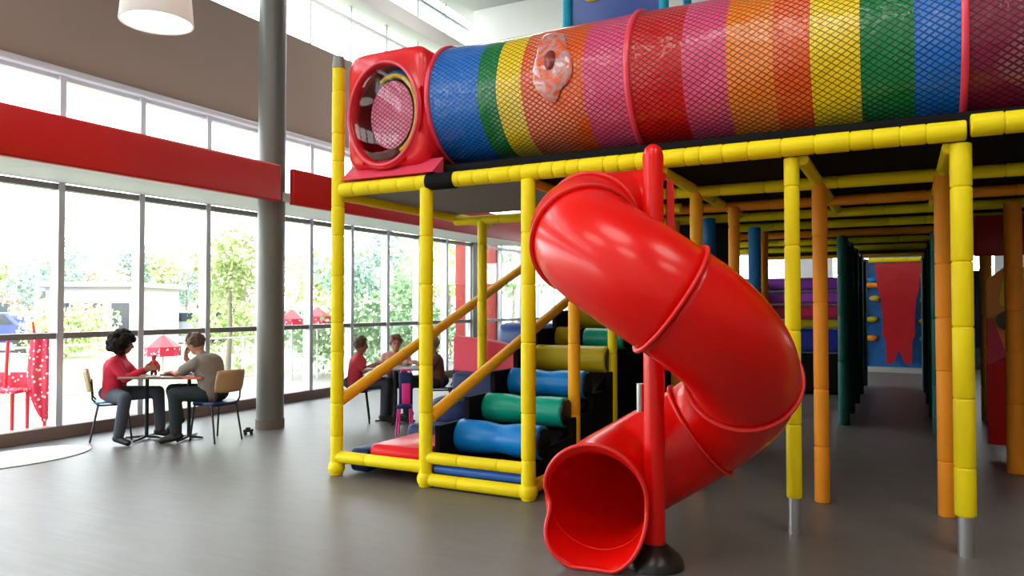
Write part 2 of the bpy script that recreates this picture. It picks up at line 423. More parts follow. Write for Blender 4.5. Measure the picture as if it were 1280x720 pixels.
for x, y in ((-5.4, -1.5), (-2.0, 1.0), (-1.5, -3.0), (2.5, 2.5), (4.5, -1.5), (-6.2, 12.0)):  # unseen area lights added as fill, without fixtures
    ld = bpy.data.lights.new('ceiling_fill_light', 'AREA'); ld.shape = 'DISK'; ld.size = 2.6; ld.energy = 85; ld.color = (1.0, 0.95, 0.87)
    lo = bpy.data.objects.new('ceiling_fill_light', ld); C.objects.link(lo); lo.location = (x, y, 7.9)

# ------------------------------------------------------------------ foam wrapped tubes
def foam_tube(p0, p1, r=0.058, seg=(0.25, 0.5), n=18, ends=True):
    p0, p1 = V(p0), V(p1); L = (p1-p0).length; d = (p1-p0)/L
    ts = [0.0]; x = 0
    while True:
        x += random.uniform(*seg)
        if x > L-seg[0]*0.6: break
        ts.append(x)
    ts.append(L)
    path = []; rad = []
    for i in range(len(ts)-1):
        a, b = ts[i], ts[i+1]; e = min(0.012, (b-a)*0.2); rr = r*random.uniform(0.975, 1.03)
        for t, q in ((a+0.0006, r*0.86), (a+e*0.5, rr*0.975), (a+e, rr), (b-e, rr), (b-e*0.5, rr*0.975), (b-0.0006, r*0.86)):
            path.append(p0+d*t); rad.append(q)
    g = G(); g.tube(path, rad, n)
    return g

# ------------------------------------------------------------------ climbing frame
FY = 5.5; ZB = 2.665; PX = [-4.72, -3.72, -2.72, -0.69, 0.33]
fr = thing('play_structure', 'big soft play climbing frame of yellow foam-wrapped posts carrying a black deck', 'climbing frame', (-2.2, 6.0, 0))
def P(name, g, m, par=None, label=None):
    o = obj(name, g, m, par or fr, world=True)
    if label: o['label'] = label
    return o
def post(x, y, z0, z1, m=YEL, r=0.058, foot=True, seg=(0.3, 0.7), label=None):
    o = P('post', foam_tube((x, y, z0), (x, y, z1), r, seg), m, label=label)
    if foot: P('steel_foot', G().tube([(x, y, 0), (x, y, z0+0.02)], r*0.78, 20), STEEL, o)
    return o
def elbow(x, y, z, m=YEL, r=0.07):
    return P('joint', G().ell((x, y, z), (r, r, r*1.05), 18, 12), m)
# front row
post(PX[0], FY, 0.0, 3.84, YEL, 0.06, False, (0.25, 0.6), 'tall yellow corner post with grey cap')
P('post_cap', G().tube([(PX[0], FY, 3.82), (PX[0]+0.0, FY, 3.93)], [0.066, 0.05], 18), ALUD)
post(PX[1], FY, 0.0, ZB-0.05, YEL, 0.060, False)
post(PX[2], FY, 0.0, ZB-0.05, YEL, 0.060, False)
post(PX[3], FY+0.06, 0.245, ZB-0.05, YEL, 0.052, True)
post(PX[4], FY+0.06, 0.25, ZB-0.05, YEL, 0.062, True, (0.3, 0.5))
for x in PX[:3]: elbow(x, FY, 0.07, YEL, 0.078)
# front beam
P('beam', foam_tube((PX[0]+0.05, FY, ZB), (PX[4]+0.03, FY, ZB+0.02), 0.066, (0.1, 0.24)), YEL)
P('beam', foam_tube((PX[4]+0.05, FY+0.0, ZB+0.045), (PX[4]+2.7, FY+0.0, ZB+0.045), 0.07, (0.12, 0.3)), YEL)
P('beam_wrap', G().tube([(-3.70, FY, ZB), (-3.42, FY, ZB)], 0.074, 20), BLACKV, label='black wrap on the front beam')
# side and inner beams
P('beam', foam_tube((PX[0], FY, ZB-0.04), (-4.72, 8.4, ZB-0.04), 0.055, (0.3, 0.6)), YEL)
def xbeam(y, x0, x1, m=YEL, z=ZB-0.09, r=0.05): P('beam', foam_tube((x0, y, z), (x1, y, z), r, (0.25, 0.7)), m)
def ybeam(x, y0, y1, m=YEL, z=ZB-0.065, r=0.045): P('beam', foam_tube((x, y0, z), (x, y1, z), r, (0.25, 0.7)), m)
xbeam(7.55, -4.7, -2.0); xbeam(6.55, -2.7, 3.0, YEL)
ybeam(-2.72, FY+.07, 7.5, YOR); ybeam(-1.62, FY+.07, 9, YEL); ybeam(-0.62, FY+.07, 9, YEL); ybeam(0.27, FY+.07, 9, YEL); ybeam(1.3, FY+.07, 17, YOR); ybeam(2.4, FY+.07, 17, YOR)
xbeam(7.7, -3.0, 3.0, ORG); xbeam(8.7, -3.0, 3.0, YEL); xbeam(9.9, -3.0, 3.0, YEL); xbeam(11.2, -3, 3.0, ORG); xbeam(12.6, -3, 3.0, YEL); xbeam(14.2, -3, 3, YEL); xbeam(16.9, -3, 3, YOR, z=2.62, r=0.06)
# inner posts
post(-4.33, 7.55, 0, ZB-0.1, YEL, 0.055, False)
post(-1.60, 6.54, 0.0, ZB-0.1, YOR, 0.055, False)
post(-0.60, 6.54, 0.0, ZB-0.1, ORG, 0.058, False)
post(0.27, 6.53, 0.0, ZB-0.1, ORG, 0.062, False)
post(-2.78, 6.60, 0.0, 1.62, YOR, 0.058, False)
post(-2.76, 7.60, 0.0, 1.75, YEL, 0.052, False)
post(-1.50, 7.67, 0.0, ZB-0.1, ORG, 0.055, False)
post(-1.46, 8.6, 0.0, ZB-0.22, BLUE, 0.068, False)
post(-1.95, 8.55, 0.0, ZB-0.1, BLUE, 0.075, False)
post(-2.05, 11.9, 0, ZB-0.1, ORG, 0.06, False)
post(-1.15, 12.6, 0, ZB-0.1, YOR, 0.06, False)
post(-2.35, 8.6, 0.0, ZB-0.1, ORG, 0.055, False)
post(-1.62, 10.2, 0.0, ZB-0.1, ORG, 0.06, False)
post(-1.40, 11.6, 0.0, ZB-0.1, YOR, 0.06, False)
post(-2.4, 11.0, 0.0, ZB-0.1, YOR, 0.06, False)
post(0.92, 8.5, 0.0, ZB-0.1, ORG, 0.075, False)
post(1.0, 12.2, 0.0, ZB-0.1, YOR, 0.075, False)
post(1.45, 9.0, 0.0, ZB-0.1, YOR, 0.06, False)
# low rails of the stair bay
P('rail', foam_tube((PX[0], FY, 0.17), (PX[1], FY, 0.17), 0.055, (0.3, 0.5)), YEL)
P('rail', foam_tube((PX[1], FY, 0.255), (PX[2], FY, 0.255), 0.05, (0.3, 0.5)), YEL)
P('rail', foam_tube((PX[1], FY, 0.065), (PX[2], FY, 0.065), 0.056, (0.3, 0.5)), YEL)
P('rail', foam_tube((PX[2], FY, 0.09), (PX[2]-0.02, 6.5, 0.09), 0.052, (0.3, 0.5)), YOR)
P('rail', foam_tube((PX[0], FY, 0.12), (PX[0], 7.5, 0.12), 0.05, (0.3, 0.5)), YOR)
P('handrail', foam_tube((PX[0]+0.02, FY+0.02, 0.69), (PX[0]+0.02, 9.5, 2.17), 0.055, (0.2, 0.5)), YOR)
P('handrail', foam_tube((PX[1]+0.02, FY+0.04, 0.60), (PX[1]+0.06, 8.6, 1.68), 0.055, (0.2, 0.5)), YOR)
# decks
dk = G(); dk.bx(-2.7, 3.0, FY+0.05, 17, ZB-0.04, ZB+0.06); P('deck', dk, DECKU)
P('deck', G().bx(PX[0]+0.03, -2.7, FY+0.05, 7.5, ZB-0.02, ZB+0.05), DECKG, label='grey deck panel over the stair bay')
P('deck_pad', G().bx(-3.6, 3.0, FY+0.1, FY+0.2, ZB+0.06, 2.83, 0.02), BLACKV)  # strip height also stands in for black shade under the tunnel
P('deck_pad', G().bx(-3.7, 3.0, FY+0.2, 6.6, ZB+0.06, 2.80, 0.02), BLACKV)
P('deck_pad', G().bx(PX[0]+0.06, -3.7, FY+0.12, 6.6, ZB+0.05, 2.84, 0.02), BLACKV)

# sill pad under the end box
g = G(); x0, x1 = PX[0]+0.08, -3.62
g.add([(x0, 5.44, 2.745), (x1, 5.44, 2.745), (x1, 5.62, 2.90), (x0, 5.62, 2.90), (x0, 5.62, 2.74), (x1, 5.62, 2.74)], [(0, 1, 2, 3), (3, 2, 5, 4), (4, 5, 1, 0), (0, 3, 4), (1, 5, 2)])
solid('wedge_pad', g, PVIN, 'pink sloping pad lying on the deck below the round porthole', 'pad')

# stair side panels
def stair_panel(x, y0, y1, z0, slope, drop=0.05):
    g = G(); n = int((y1-y0)/0.5+0.5); pts = [(x, y0, 0.02)]
    z = z0
    for i in range(n):
        ya = y0+i*(y1-y0)/n; yb = y0+(i+1)*(y1-y0)/n
        pts += [(x, ya, z), (x, yb, z)]; z += slope*(y1-y0)/n
    pts.append((x, y1, 0.02))
    g.prism(pts, (0.05, 0, 0)); return g
P('side_panel', stair_panel(PX[1]+0.03, FY+0.1, 8.6, 0.52, 0.40), BLACKV)
P('side_panel', stair_panel(-2.79, FY+0.45, 8.5, 0.36, 0.34), BLACKV)
P('side_panel', G().bx(-2.7, -1.75, 9.0, 9.05, 0, 2.55), BLACKV)
# black slope below the rollers
g = G(); g.prism([(PX[1]+0.10, 5.62, 0.02), (PX[1]+0.10, 9.0, 0.02), (PX[1]+0.10, 9.0, 1.42), (PX[1]+0.10, 5.62, 0.10)], (0.82, 0, 0))
P('stair_base', g, BLACKV)

# ------------------------------------------------------------------ foam rollers (steps)
def roller(y, z, r, m, label, x0=PX[1]+0.09, x1=-2.80, dip=True):
    L = x1-x0; prof = []
    for i in range(25):
        t = i/24; q = r
        if dip: q *= 1-0.15*math.exp(-((t-0.5)/0.13)**2)-0.03*max(0, t-0.5)
        prof.append((x0+L*t, q))
    path = [V((x0, 0, 0)), V((x0+0.004, 0, 0))]+[V((x, 0, 0)) for x, _ in prof[1:-1]]+[V((x1-0.004, 0, 0)), V((x1, 0, 0))]
    rad = [r*0.93, r]+[q for _, q in prof[1:-1]]+[r*0.98, r*0.90]
    g = G().tube([V((p.x, y, z)) for p in path], rad, 28)
    t = thing('foam_roller', label, 'foam roller', ((x0+x1)/2, y, z-r), 0, 'foam rollers of the climbing stair')
    obj('roller', g, m, t, world=True)
    obj('end_cap', G().tube([V((x1-0.001, y, z)), V((x1+0.014, y, z))], [r*0.88, r*0.84], 28), BLACKR, t, world=True)['label'] = 'black end cap'
    return t
roller(5.95, 0.385, 0.150, BVIN, 'bright blue foam roller, lowest big step of the stair')
roller(6.45, 0.585, 0.142, GVIN, 'teal green foam roller step above the lowest blue roller')
roller(6.98, 0.79, 0.142, BVIN, 'bright blue foam roller between the green roller and the yellow one')
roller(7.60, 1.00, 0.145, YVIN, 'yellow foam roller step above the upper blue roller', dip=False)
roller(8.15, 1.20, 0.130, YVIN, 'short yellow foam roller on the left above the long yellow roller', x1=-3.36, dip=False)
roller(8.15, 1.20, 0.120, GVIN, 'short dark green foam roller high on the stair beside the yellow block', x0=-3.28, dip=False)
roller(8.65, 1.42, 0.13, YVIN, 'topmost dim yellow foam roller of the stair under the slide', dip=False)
g = G().tube([(PX[1]+0.07, 5.56, 0.155), (PX[2]-0.06, 5.56, 0.155)], 0.045, 20)
solid('foam_roller', g, mat('deep_blue_vinyl', (0.01, 0.11, 0.50), rough=0.35), 'thin deep blue foam roller between the two bottom yellow rails', 'foam roller')

# pads in the left bay
def pad(x0, x1, y0, y1, z0, z1, m, label, bev=0.05, rot=None, name='foam_pad'):
    return solid(name, G().bx(x0, x1, y0, y1, z0, z1, bev, 3), m, label, 'pad')
pad(-4.42, -3.80, 5.58, 6.35, 0.10, 0.30, RVIN, 'glossy red floor pad just behind the lowest yellow rail', 0.06)
pad(-4.66, -4.44, 5.60, 6.35, 0.02, 0.24, NVIN, 'narrow navy pad along the left side of the glossy red pad', 0.05)
pad(-4.60, -3.82, 6.40, 6.75, 0.02, 0.36, NVIN, 'low navy step pad behind the glossy red pad', 0.08)
g = G(); g.ell((-4.42, 7.02, 0.36), (0.34, 0.22, 0.24), 28, 16)
solid('foam_pad', g, NVIN, 'rounded navy cushion between the low navy step and the tall navy block', 'pad')
pad(-4.60, -3.80, 7.30, 7.52, 0.02, 0.82, NVIN, 'tall navy block standing below the pink pad', 0.06)
g = G(); g.prism([(-4.80, 7.66, 0.80), (-3.80, 7.66, 0.72), (-3.80, 7.66, 1.06), (-4.20, 7.66, 1.16), (-4.80, 7.66, 1.22)], (0, 0.16, 0))
pk = solid('foam_pad', g, PVIN, 'pink upright pad with sloping top edge beside the stair', 'pad')
bv = pk.modifiers.new('bevel', 'BEVEL'); bv.width = 0.03; bv.segments = 3
pad(-4.72, -3.80, 7.66, 7.84, 0.05, 0.70, NVIN, 'dark navy block directly beneath the pink pad', 0.03)
pad(-4.66, -3.84, 8.45, 8.75, 0.9, 1.36, mat('royal_blue_vinyl', (0.01, 0.06, 0.30), rough=0.35), 'royal blue rounded pad behind the pink pad', 0.12)
pad(-4.62, -3.84, 8.45, 8.75, 0.0, 0.89, BLACKV, 'black block carrying the royal blue pad', 0.02)
solid('floor_mat', G().bx(-2.65, -1.8, 7.2, 8.6, 0.0, 0.03), GREENM, 'dark green mat on the floor beside the stair', 'mat')

# ------------------------------------------------------------------ tunnel
TY, TZ, TR = 6.05, 3.44, 0.555
def TRx(x): return 0.552+0.048*(x+3.72)/4.07
def TZx(x): return 3.45-0.045*(x+3.72)/4.07
tn = thing('tube_tunnel', 'rainbow striped net tunnel lying on the deck with a red porthole box at its end', 'tunnel', (-1.5, TY, 2.89))
def T(name, g, m, label=None, par=None):
    o = obj(name, g, m, par or tn, world=True)
    if label: o['label'] = label
    return o
def tun_seg(x0, x1, r=TR, n=72, k=24, sag=0.012):
    g = G(); vs = []; fs = []; uvs = []
    for i in range(k+1):
        t = i/k; x = x0+(x1-x0)*t; rr = TRx(x)-sag*math.sin(PI*t)*1.5
        for j in range(n+1):
            a = 2*PI*j/n; q = rr+0.006*math.sin(7*a+5*x)*math.sin(PI*t)
            vs.append((x, TY+q*math.cos(a), TZx(x)+q*math.sin(a)))
    for i in range(k):
        for j in range(n):
            a = i*(n+1)+j
            fs.append((a, a+1, a+n+2, a+n+1))
            def uvp(ii, jj): return (x0+(x1-x0)*ii/k, 2*PI*jj/n*r)
            uvs.append((uvp(i, j), uvp(i, j+1), uvp(i+1, j+1), uvp(i+1, j)))
    g.add(vs, fs, True, uvs); return g
cB = (0.01, 0.16, 0.62); cG = (0.005, 0.20, 0.05); cY = (0.85, 0.62, 0.01); cO = (0.80, 0.11, 0.01); cP = (0.72, 0.08, 0.20); cR = (0.60, 0.008, 0.008); cO2 = (0.85, 0.22, 0.01); cM = (0.22, 0.015, 0.05)
x_a, x_b, x_c = -3.72, -1.87, 0.345
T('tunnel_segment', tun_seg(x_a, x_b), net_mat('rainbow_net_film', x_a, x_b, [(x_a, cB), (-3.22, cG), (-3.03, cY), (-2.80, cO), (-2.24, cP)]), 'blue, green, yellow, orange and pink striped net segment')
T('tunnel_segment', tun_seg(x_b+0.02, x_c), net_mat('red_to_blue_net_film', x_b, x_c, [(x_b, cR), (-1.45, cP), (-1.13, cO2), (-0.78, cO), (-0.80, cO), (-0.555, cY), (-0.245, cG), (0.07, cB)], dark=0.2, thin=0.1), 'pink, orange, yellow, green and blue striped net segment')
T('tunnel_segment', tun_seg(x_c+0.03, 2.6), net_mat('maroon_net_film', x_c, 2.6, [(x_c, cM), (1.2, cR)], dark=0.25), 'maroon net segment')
def ring(x, r0, r1, wdt, n=72):
    g = G(); vs = []; prof = [(-wdt, r0), (-wdt, r1-0.01), (-wdt*0.5, r1), (wdt*0.5, r1), (wdt, r1-0.01), (wdt, r0)]
    for dx, r in prof:
        for j in range(n):
            a = 2*PI*j/n; vs.append((x+dx, TY+r*math.cos(a), TZx(x)+r*math.sin(a)))
    k = len(prof); fs = [(i*n+j, i*n+(j+1) % n, ((i+1) % k)*n+(j+1) % n, ((i+1) % k)*n+j) for i in range(k) for j in range(n)]
    return g.add(vs, fs, True)
for x in (x_a, x_b, x_c+0.015): T('ring', ring(x, TRx(x)-0.02, TRx(x)+0.022, 0.022), PINKRIM)
# clear film window in the orange stripe, its wrinkled reflection painted as colour
pw = G(); xc, ac = -2.52, math.radians(167)
def tp(dx, da, h): 
    rr = TRx(xc+dx)+h; a = ac+da; return (xc+dx, TY+rr*math.cos(a), TZx(xc+dx)+rr*math.sin(a))
vs = []; fs = []; n = 28
for i in range(5):
    q = [0.0, 0.35, 0.6, 0.85, 1.0][i]
    for j in range(n):
        b = 2*PI*j/n; w_ = 1+0.12*math.sin(3*b+1)+0.08*math.sin(5*b)
        vs.append(tp(0.165*q*w_*math.cos(b)+0.03*math.sin(b), 0.60*q*w_*math.sin(b), [0.012, 0.012, 0.012, 0.010, -0.004][i]))
for i in range(4):
    for j in range(n): fs.append((i*n+j, i*n+(j+1) % n, (i+1)*n+(j+1) % n, (i+1)*n+j))
pw.add(vs, fs, True)
FILM = mat('clear_film_painted_reflection', (0.55, 0.25, 0.2), rough=0.2, coat=1.0, bump=1.0, bscale=12)
_nt = FILM.node_tree; _n = _nt.nodes.new('ShaderNodeTexNoise'); _n.inputs['Scale'].default_value = 7; _n.inputs['Distortion'].default_value = 2.0
_c = _nt.nodes.new('ShaderNodeTexCoord'); _r = _nt.nodes.new('ShaderNodeValToRGB'); _r.color_ramp.elements[0].position = 0.42; _r.color_ramp.elements[0].color = (0.72, 0.10, 0.02, 1)
_r.color_ramp.elements[1].position = 0.60; _r.color_ramp.elements[1].color = (0.50, 0.28, 0.30, 1)
_nt.links.new(_c.outputs['Object'], _n.inputs['Vector']); _nt.links.new(_n.outputs['Fac'], _r.inputs[0]); _nt.links.new(_r.outputs[0], _nt.nodes['Principled BSDF'].inputs['Base Color'])
wp = T('clear_patch', pw, FILM, 'clear film patch with a painted wrinkled reflection in the orange stripe')
dg = G(); vs = [tp(0.05*math.cos(2*PI*j/16), 0.15*math.sin(2*PI*j/16), 0.018) for j in range(16)]
vs2 = [tp(0.05*math.cos(2*PI*j/16), 0.15*math.sin(2*PI*j/16), -0.01) for j in range(16)]
dg.add(vs+vs2, [tuple(range(16)), tuple(range(31, 15, -1))]+[(j, (j+1) % 16, 16+(j+1) % 16, 16+j) for j in range(16)], True)
T('patch_centre', dg, mat('rust_red_film', (0.25, 0.03, 0.02), rough=0.3), par=wp)
# end box with porthole
bx0, bx1, by0, by1, bz0, bz1 = PX[0]+0.09, x_a-0.01, 5.50, 6.58, 2.84, 3.93
bcx, bcz = (bx0+bx1)/2, (bz0+bz1)/2; hw, hh = (bx1-bx0)/2, (bz1-bz0)/2
def rsq(a, w_, h_, p=7.0):
    c, s_ = math.cos(a), math.sin(a); k = (abs(c)**p+abs(s_)**p)**(-1/p); return (bcx+w_*c*k, bcz+h_*s_*k)
n = 96; rings_ = []
def addring(fn, y): rings_.append([(fn(2*PI*j/n)[0], y, fn(2*PI*j/n)[1]) for j in range(n)])
PR = 0.375; pcz = bcz-0.06; VF = 1.22
addring(lambda a: rsq(a, hw, hh), by1)
addring(lambda a: rsq(a, hw, hh), by0+0.07)
addring(lambda a: rsq(a, hw-0.02, hh-0.02), by0+0.02)
addring(lambda a: rsq(a, hw-0.06, hh-0.06), by0)
addring(lambda a: (bcx+(PR+0.045)*math.cos(a), pcz+(PR+0.045)*math.sin(a)*VF), by0)
addring(lambda a: (bcx+(PR+0.03)*math.cos(a), pcz+(PR+0.03)*math.sin(a)*VF), by0-0.025)
addring(lambda a: (bcx+PR*math.cos(a), pcz+PR*math.sin(a)*VF), by0-0.025)
addring(lambda a: (bcx+(PR-0.01)*math.cos(a), pcz+(PR-0.01)*math.sin(a)*VF), by0+0.10)
addring(lambda a: rsq(a, hw-0.03, hh-0.03), by0+0.12)
addring(lambda a: rsq(a, hw-0.03, hh-0.03), by1-0.02)
vs = [p for r in rings_ for p in r]; fs = []
for i in range(len(rings_)-1):
    for j in range(n): fs.append((i*n+j, i*n+(j+1) % n, (i+1)*n+(j+1) % n, (i+1)*n+j))
fs.append(tuple(range(n))); l = (len(rings_)-1)*n; fs.append(tuple(reversed(range(l, l+n))))
eb = T('end_box', G().add(vs, fs, True), REDBOX, 'red moulded end box with a round opening')
rim = G(); rp = [V((bcx+(PR+0.012)*math.cos(2*PI*j/64), by0-0.03, pcz+(PR+0.012)*VF*math.sin(2*PI*j/64))) for j in range(65)]
rim.tube(rp, 0.018, 10, caps=False); T('porthole_rim', rim, PINKRIM, par=eb)
bub = G(); vs = []; m_ = 10
for i in range(m_+1):
    q = i/m_; a_ = q*PI/2
    for j in range(48):
        b = 2*PI*j/48; vs.append((bcx+PR*math.sin(a_)*math.cos(b), by0+0.0-0.05*math.cos(a_), pcz+VF*PR*math.sin(a_)*math.sin(b)))
fs = [(i*48+j, i*48+(j+1) % 48, (i+1)*48+(j+1) % 48, (i+1)*48+j) for i in range(m_) for j in range(48)]
T('porthole_pane', bub.add(vs, fs, True), BUBBLE, par=eb)
# what shows through the porthole
inn = G(); vs = []; uvs = []
N = 40
for j in range(N): 
    b = 2*PI*j/N; vs.append((bcx+0.04+0.25*math.cos(b), by0+0.05-0.02*math.cos(b), pcz+0.0+0.31*math.sin(b)))
vs2 = [(p[0], p[1]+0.03, p[2]) for p in vs]
inn.add(vs+vs2, [tuple(range(N)), tuple(reversed(range(N, 2*N)))]+[(j, j+N, (j+1) % N+N, (j+1) % N) for j in range(N)], False,
        [tuple((p[0], p[2]) for p in vs), tuple((p[0], p[2]) for p in reversed(vs))]+[((0, 0),)*4]*N)
T('net_disc', inn, net_mat('pink_net_disc', -6, 0, [(-6, (0.75, 0.10, 0.22))], cell=0.05, dark=0.1, net=0.11), 'pink net disc seen through the porthole', par=eb)
yr = G(); yr.tube([V((bcx+0.05+0.28*math.cos(a), by0+0.06-0.02*math.cos(a), pcz+0.0+0.36*math.sin(a))) for a in [math.radians(d) for d in range(-70, 121, 10)]], 0.024, 10)
T('inner_hoop', yr, YVIN, 'yellow inner hoop', par=eb)
bl = G(); bl.tube([V((bcx+0.04+0.24*math.cos(a), by0+0.13, pcz+0.03+0.36*math.sin(a))) for a in [math.radians(d) for d in range(45, 130, 10)]], 0.045, 10)
T('inner_hoop', bl, BVIN, 'blue inner hoop', par=eb)

# blue turret above the tunnel
tw = thing('lookout_turret', 'blue panelled lookout turret with turquoise posts rising behind the rainbow tunnel', 'turret', (-3.0, 8.2, 2.7))
turq = foam('turquoise_foam', (0.01, 0.36, 0.55))
for x, y in ((-3.45, 8.0), (-2.3, 8.0), (-3.45, 9.0), (-2.3, 9.0)):
    obj('post', foam_tube((x, y, 2.73), (x, y, 6.4), 0.055), turq, tw, world=True)
obj('panel', G().bx(-3.4, -2.35, 8.0, 8.05, 4.6, 6.2, 0.01), mat('deep_blue_panel', (0.01, 0.06, 0.32), rough=0.3), tw, world=True)
obj('yellow_emblem', G().ell((-3.12, 7.99, 5.16), (0.14, 0.02, 0.10), 20, 10), YVIN, tw, world=True)
obj('platform', G().bx(-3.5, -2.2, 7.95, 9.05, 2.73, 2.8), DECKU, tw, world=True)

# ------------------------------------------------------------------ spiral slide
sp = V((-1.36, 4.48, 0)); sa = V((-0.2905, 0.9569, 0)); sr = V((0.9569, 0.2905, 0))
sl = thing('spiral_slide', 'glossy red spiral tube slide winding round a red pole in front of the frame', 'slide', tuple(sp))
CP = [(0.03, 0.50, 2.185), (-0.19, 0.47, 2.165), (-0.38, 0.26, 2.115), (-0.43, -0.04, 2.03), (-0.31, -0.34, 1.89), (-0.02, -0.50, 1.69), (0.30, -0.40, 1.46), (0.50, -0.10, 1.22), (0.51, 0.22, 1.00), (0.34, 0.45, 0.79), (0.06, 0.44, 0.61), (-0.14, 0.38, 0.50), (-0.305, 0.17, 0.425), (-0.35, -0.05, 0.385)]
W3 = [sp+sr*a+sa*b+V((0, 0, c)) for a, b, c in CP]
def cr_spline(pts, m=12):
    P_ = [pts[0]*2-pts[1]]+pts+[pts[-1]*2-pts[-2]]; out = []
    for i in range(1, len(P_)-2):
        for k in range(m):
            t = k/m; a, b, c, d = P_[i-1:i+3]
            out.append(0.5*((2*b)+(c-a)*t+(2*a-5*b+4*c-d)*t*t+(3*b-a-3*c+d)*t*t*t))
    out.append(pts[-1]); return out
path = cr_spline(W3, 12)
SR = 0.325
def shell(pth, r, n=48, th=0.014):
    g = G(); f = frames(pth); k = len(pth)
    vs = []
    for rr in (r, r-th):
        for (p, t, a, b) in f:
            for j in range(n):
                q = 2*PI*j/n; vs.append(p+a*(rr*math.cos(q))+b*(rr*math.sin(q)))
    fs = []
    for L in (0, k*n):
        for i in range(k-1):
            for j in range(n): fs.append((L+i*n+j, L+i*n+(j+1) % n, L+(i+1)*n+(j+1) % n, L+(i+1)*n+j))
    for i in (0, k-1):
        for j in range(n): fs.append((i*n+j, i*n+(j+1) % n, k*n+i*n+(j+1) % n, k*n+i*n+j))
    return g.add(vs, fs, True)
cuts = [0, 26, 42, 64, 88, 110, len(path)-1]
for a, b in zip(cuts[:-1], cuts[1:-1]+[len(path)-1]):
    obj('slide_section', shell(path[a:b+1], SR), SLIDE, sl, world=True)
allf = frames(path)
for c in cuts[1:-1]:
    p, t, a, b = allf[c]
    g = G(); N = 56; prof = [(-0.010, SR-0.004), (-0.010, SR+0.022), (-0.004, SR+0.026), (0.004, SR+0.026), (0.010, SR+0.022), (0.010, SR-0.004)]
    vs = [p+t*dx+a*(r*math.cos(2*PI*j/N))+b*(r*math.sin(2*PI*j/N)) for dx, r in prof for j in range(N)]
    k = len(prof); fs = [(i*N+j, i*N+(j+1) % N, ((i+1) % k)*N+(j+1) % N, ((i+1) % k)*N+j) for i in range(k) for j in range(N)]
    obj('flange', g.add(vs, fs, True), SLIDE_RIM, sl, world=True)
# mouth: upper hood ends early, the lower half runs out as a flared trough
p, t, a, b = allf[-1]
td = (t+V((0, 0, 0.12))).normalized()
up = (V((0, 0, 1))-t*t.z).normalized(); side = t.cross(up).normalized()
N = 72; K = 12; vs = []
def ext(ph):
    low = max(0.0, -math.sin(ph)+0.12)/1.12
    return 0.04+0.15*(0.5-0.5*math.cos(PI*min(1, low*1.15)))
for th in (0.0, 0.014):
    for i in range(K+1):
        s_ = i/K
        for j in range(N):
            ph = 2*PI*j/N; e = ext(ph)*s_
            pin = math.exp(-((math.atan2(math.sin(ph+0.15), math.cos(ph+0.15)))/0.3)**2); fl = 1+0.17*s_**2*abs(math.sin(ph))**1.3-0.13*pin*s_**2
            r = SR*fl-th
            q = p+t*e+side*(r*math.cos(ph))+up*(r*math.sin(ph))
            if q.z < 0.012: q.z = 0.012+th*0.3
            vs.append(q)
fs = []
M_ = (K+1)*N
for L in (0, M_):
    for i in range(K):
        for j in range(N): fs.append((L+i*N+j, L+i*N+(j+1) % N, L+(i+1)*N+(j+1) % N, L+(i+1)*N+j))
for j in range(N): fs.append((K*N+j, K*N+(j+1) % N, M_+K*N+(j+1) % N, M_+K*N+j))
mouth = obj('slide_mouth', G().add(vs, fs, True), SLIDE, sl, world=True)
lip = [V(vs[K*N+j])*0.5+V(vs[M_+K*N+j])*0.5 for j in range(N)]; lip.append(lip[0])
obj('rolled_lip', G().tube(lip, 0.013, 8, caps=False), SLIDE_RIM, mouth, world=True)
# pole, cap, foot, brackets
obj('support_pole', G().tube([sp+V((0, 0, 0.05)), sp+V((0, 0, 2.50)), sp+V((0, 0, 2.545)), sp+V((0, 0, 2.57))], [0.064, 0.064, 0.052, 0.02], 28), SLIDE, sl, world=True)
def dome(c, r, h, n=32):
    prof = [(0, r), (h*0.25, r*0.98), (h*0.5, r*0.86), (h*0.75, r*0.62), (h, r*0.40)]
    return G().tube([V(c)+V((0, 0, z)) for z, _ in prof], [q for _, q in prof], n)
obj('base_dome', dome(tuple(sp), 0.175, 0.14), BLACKR, sl, world=True)['label'] = 'black rubber base dome'
obj('bracket', G().tube([sp+V((0, 0, 2.22)), sp+sa*0.42+V((0, 0, 2.2))], 0.05, 16), SLIDE, sl, world=True)
obj('bracket', G().tube([sp+V((0, 0, 1.22)), sp+sr*0.28+sa*0.05+V((0, 0, 1.25))], 0.045, 16), SLIDE, sl, world=True)
fl_ = G(); q0 = sp+sr*0.035+sa*0.50+V((0, 0, 2.185))
fl_.tube([q0-sr*0.012, q0+sr*0.012], [SR+0.05, SR+0.05], 48)
obj('entry_flange', fl_, SLIDE, sl, world=True)
fin = G(); q0 = sp+sr*0.085+sa*0.10
fin.prism([q0+V((0, 0, 1.86)), q0+V((0, 0, 2.36)), q0+sr*0.035+V((0, 0, 2.37)), q0+sr*0.045+V((0, 0, 2.3)), q0+sr*0.045+V((0, 0, 1.88))], sa*0.5)
obj('bracket', G().tube([sp+sa*0.3+sr*0.06+V((0, 0, 2.42)), V((-1.62, 5.5, 2.6))], 0.03, 12), SLIDE, sl, world=True)
obj('fin', fin, SLIDE, sl, world=True)
obj('clamp', G().tube([sp-sr*0.085+sa*0.02+V((0, 0, 0.93)), sp-sr*0.085+sa*0.02+V((0, 0, 1.10))], 0.022, 12), CHROME, sl, world=True)['label'] = 'steel clamp on the pole'

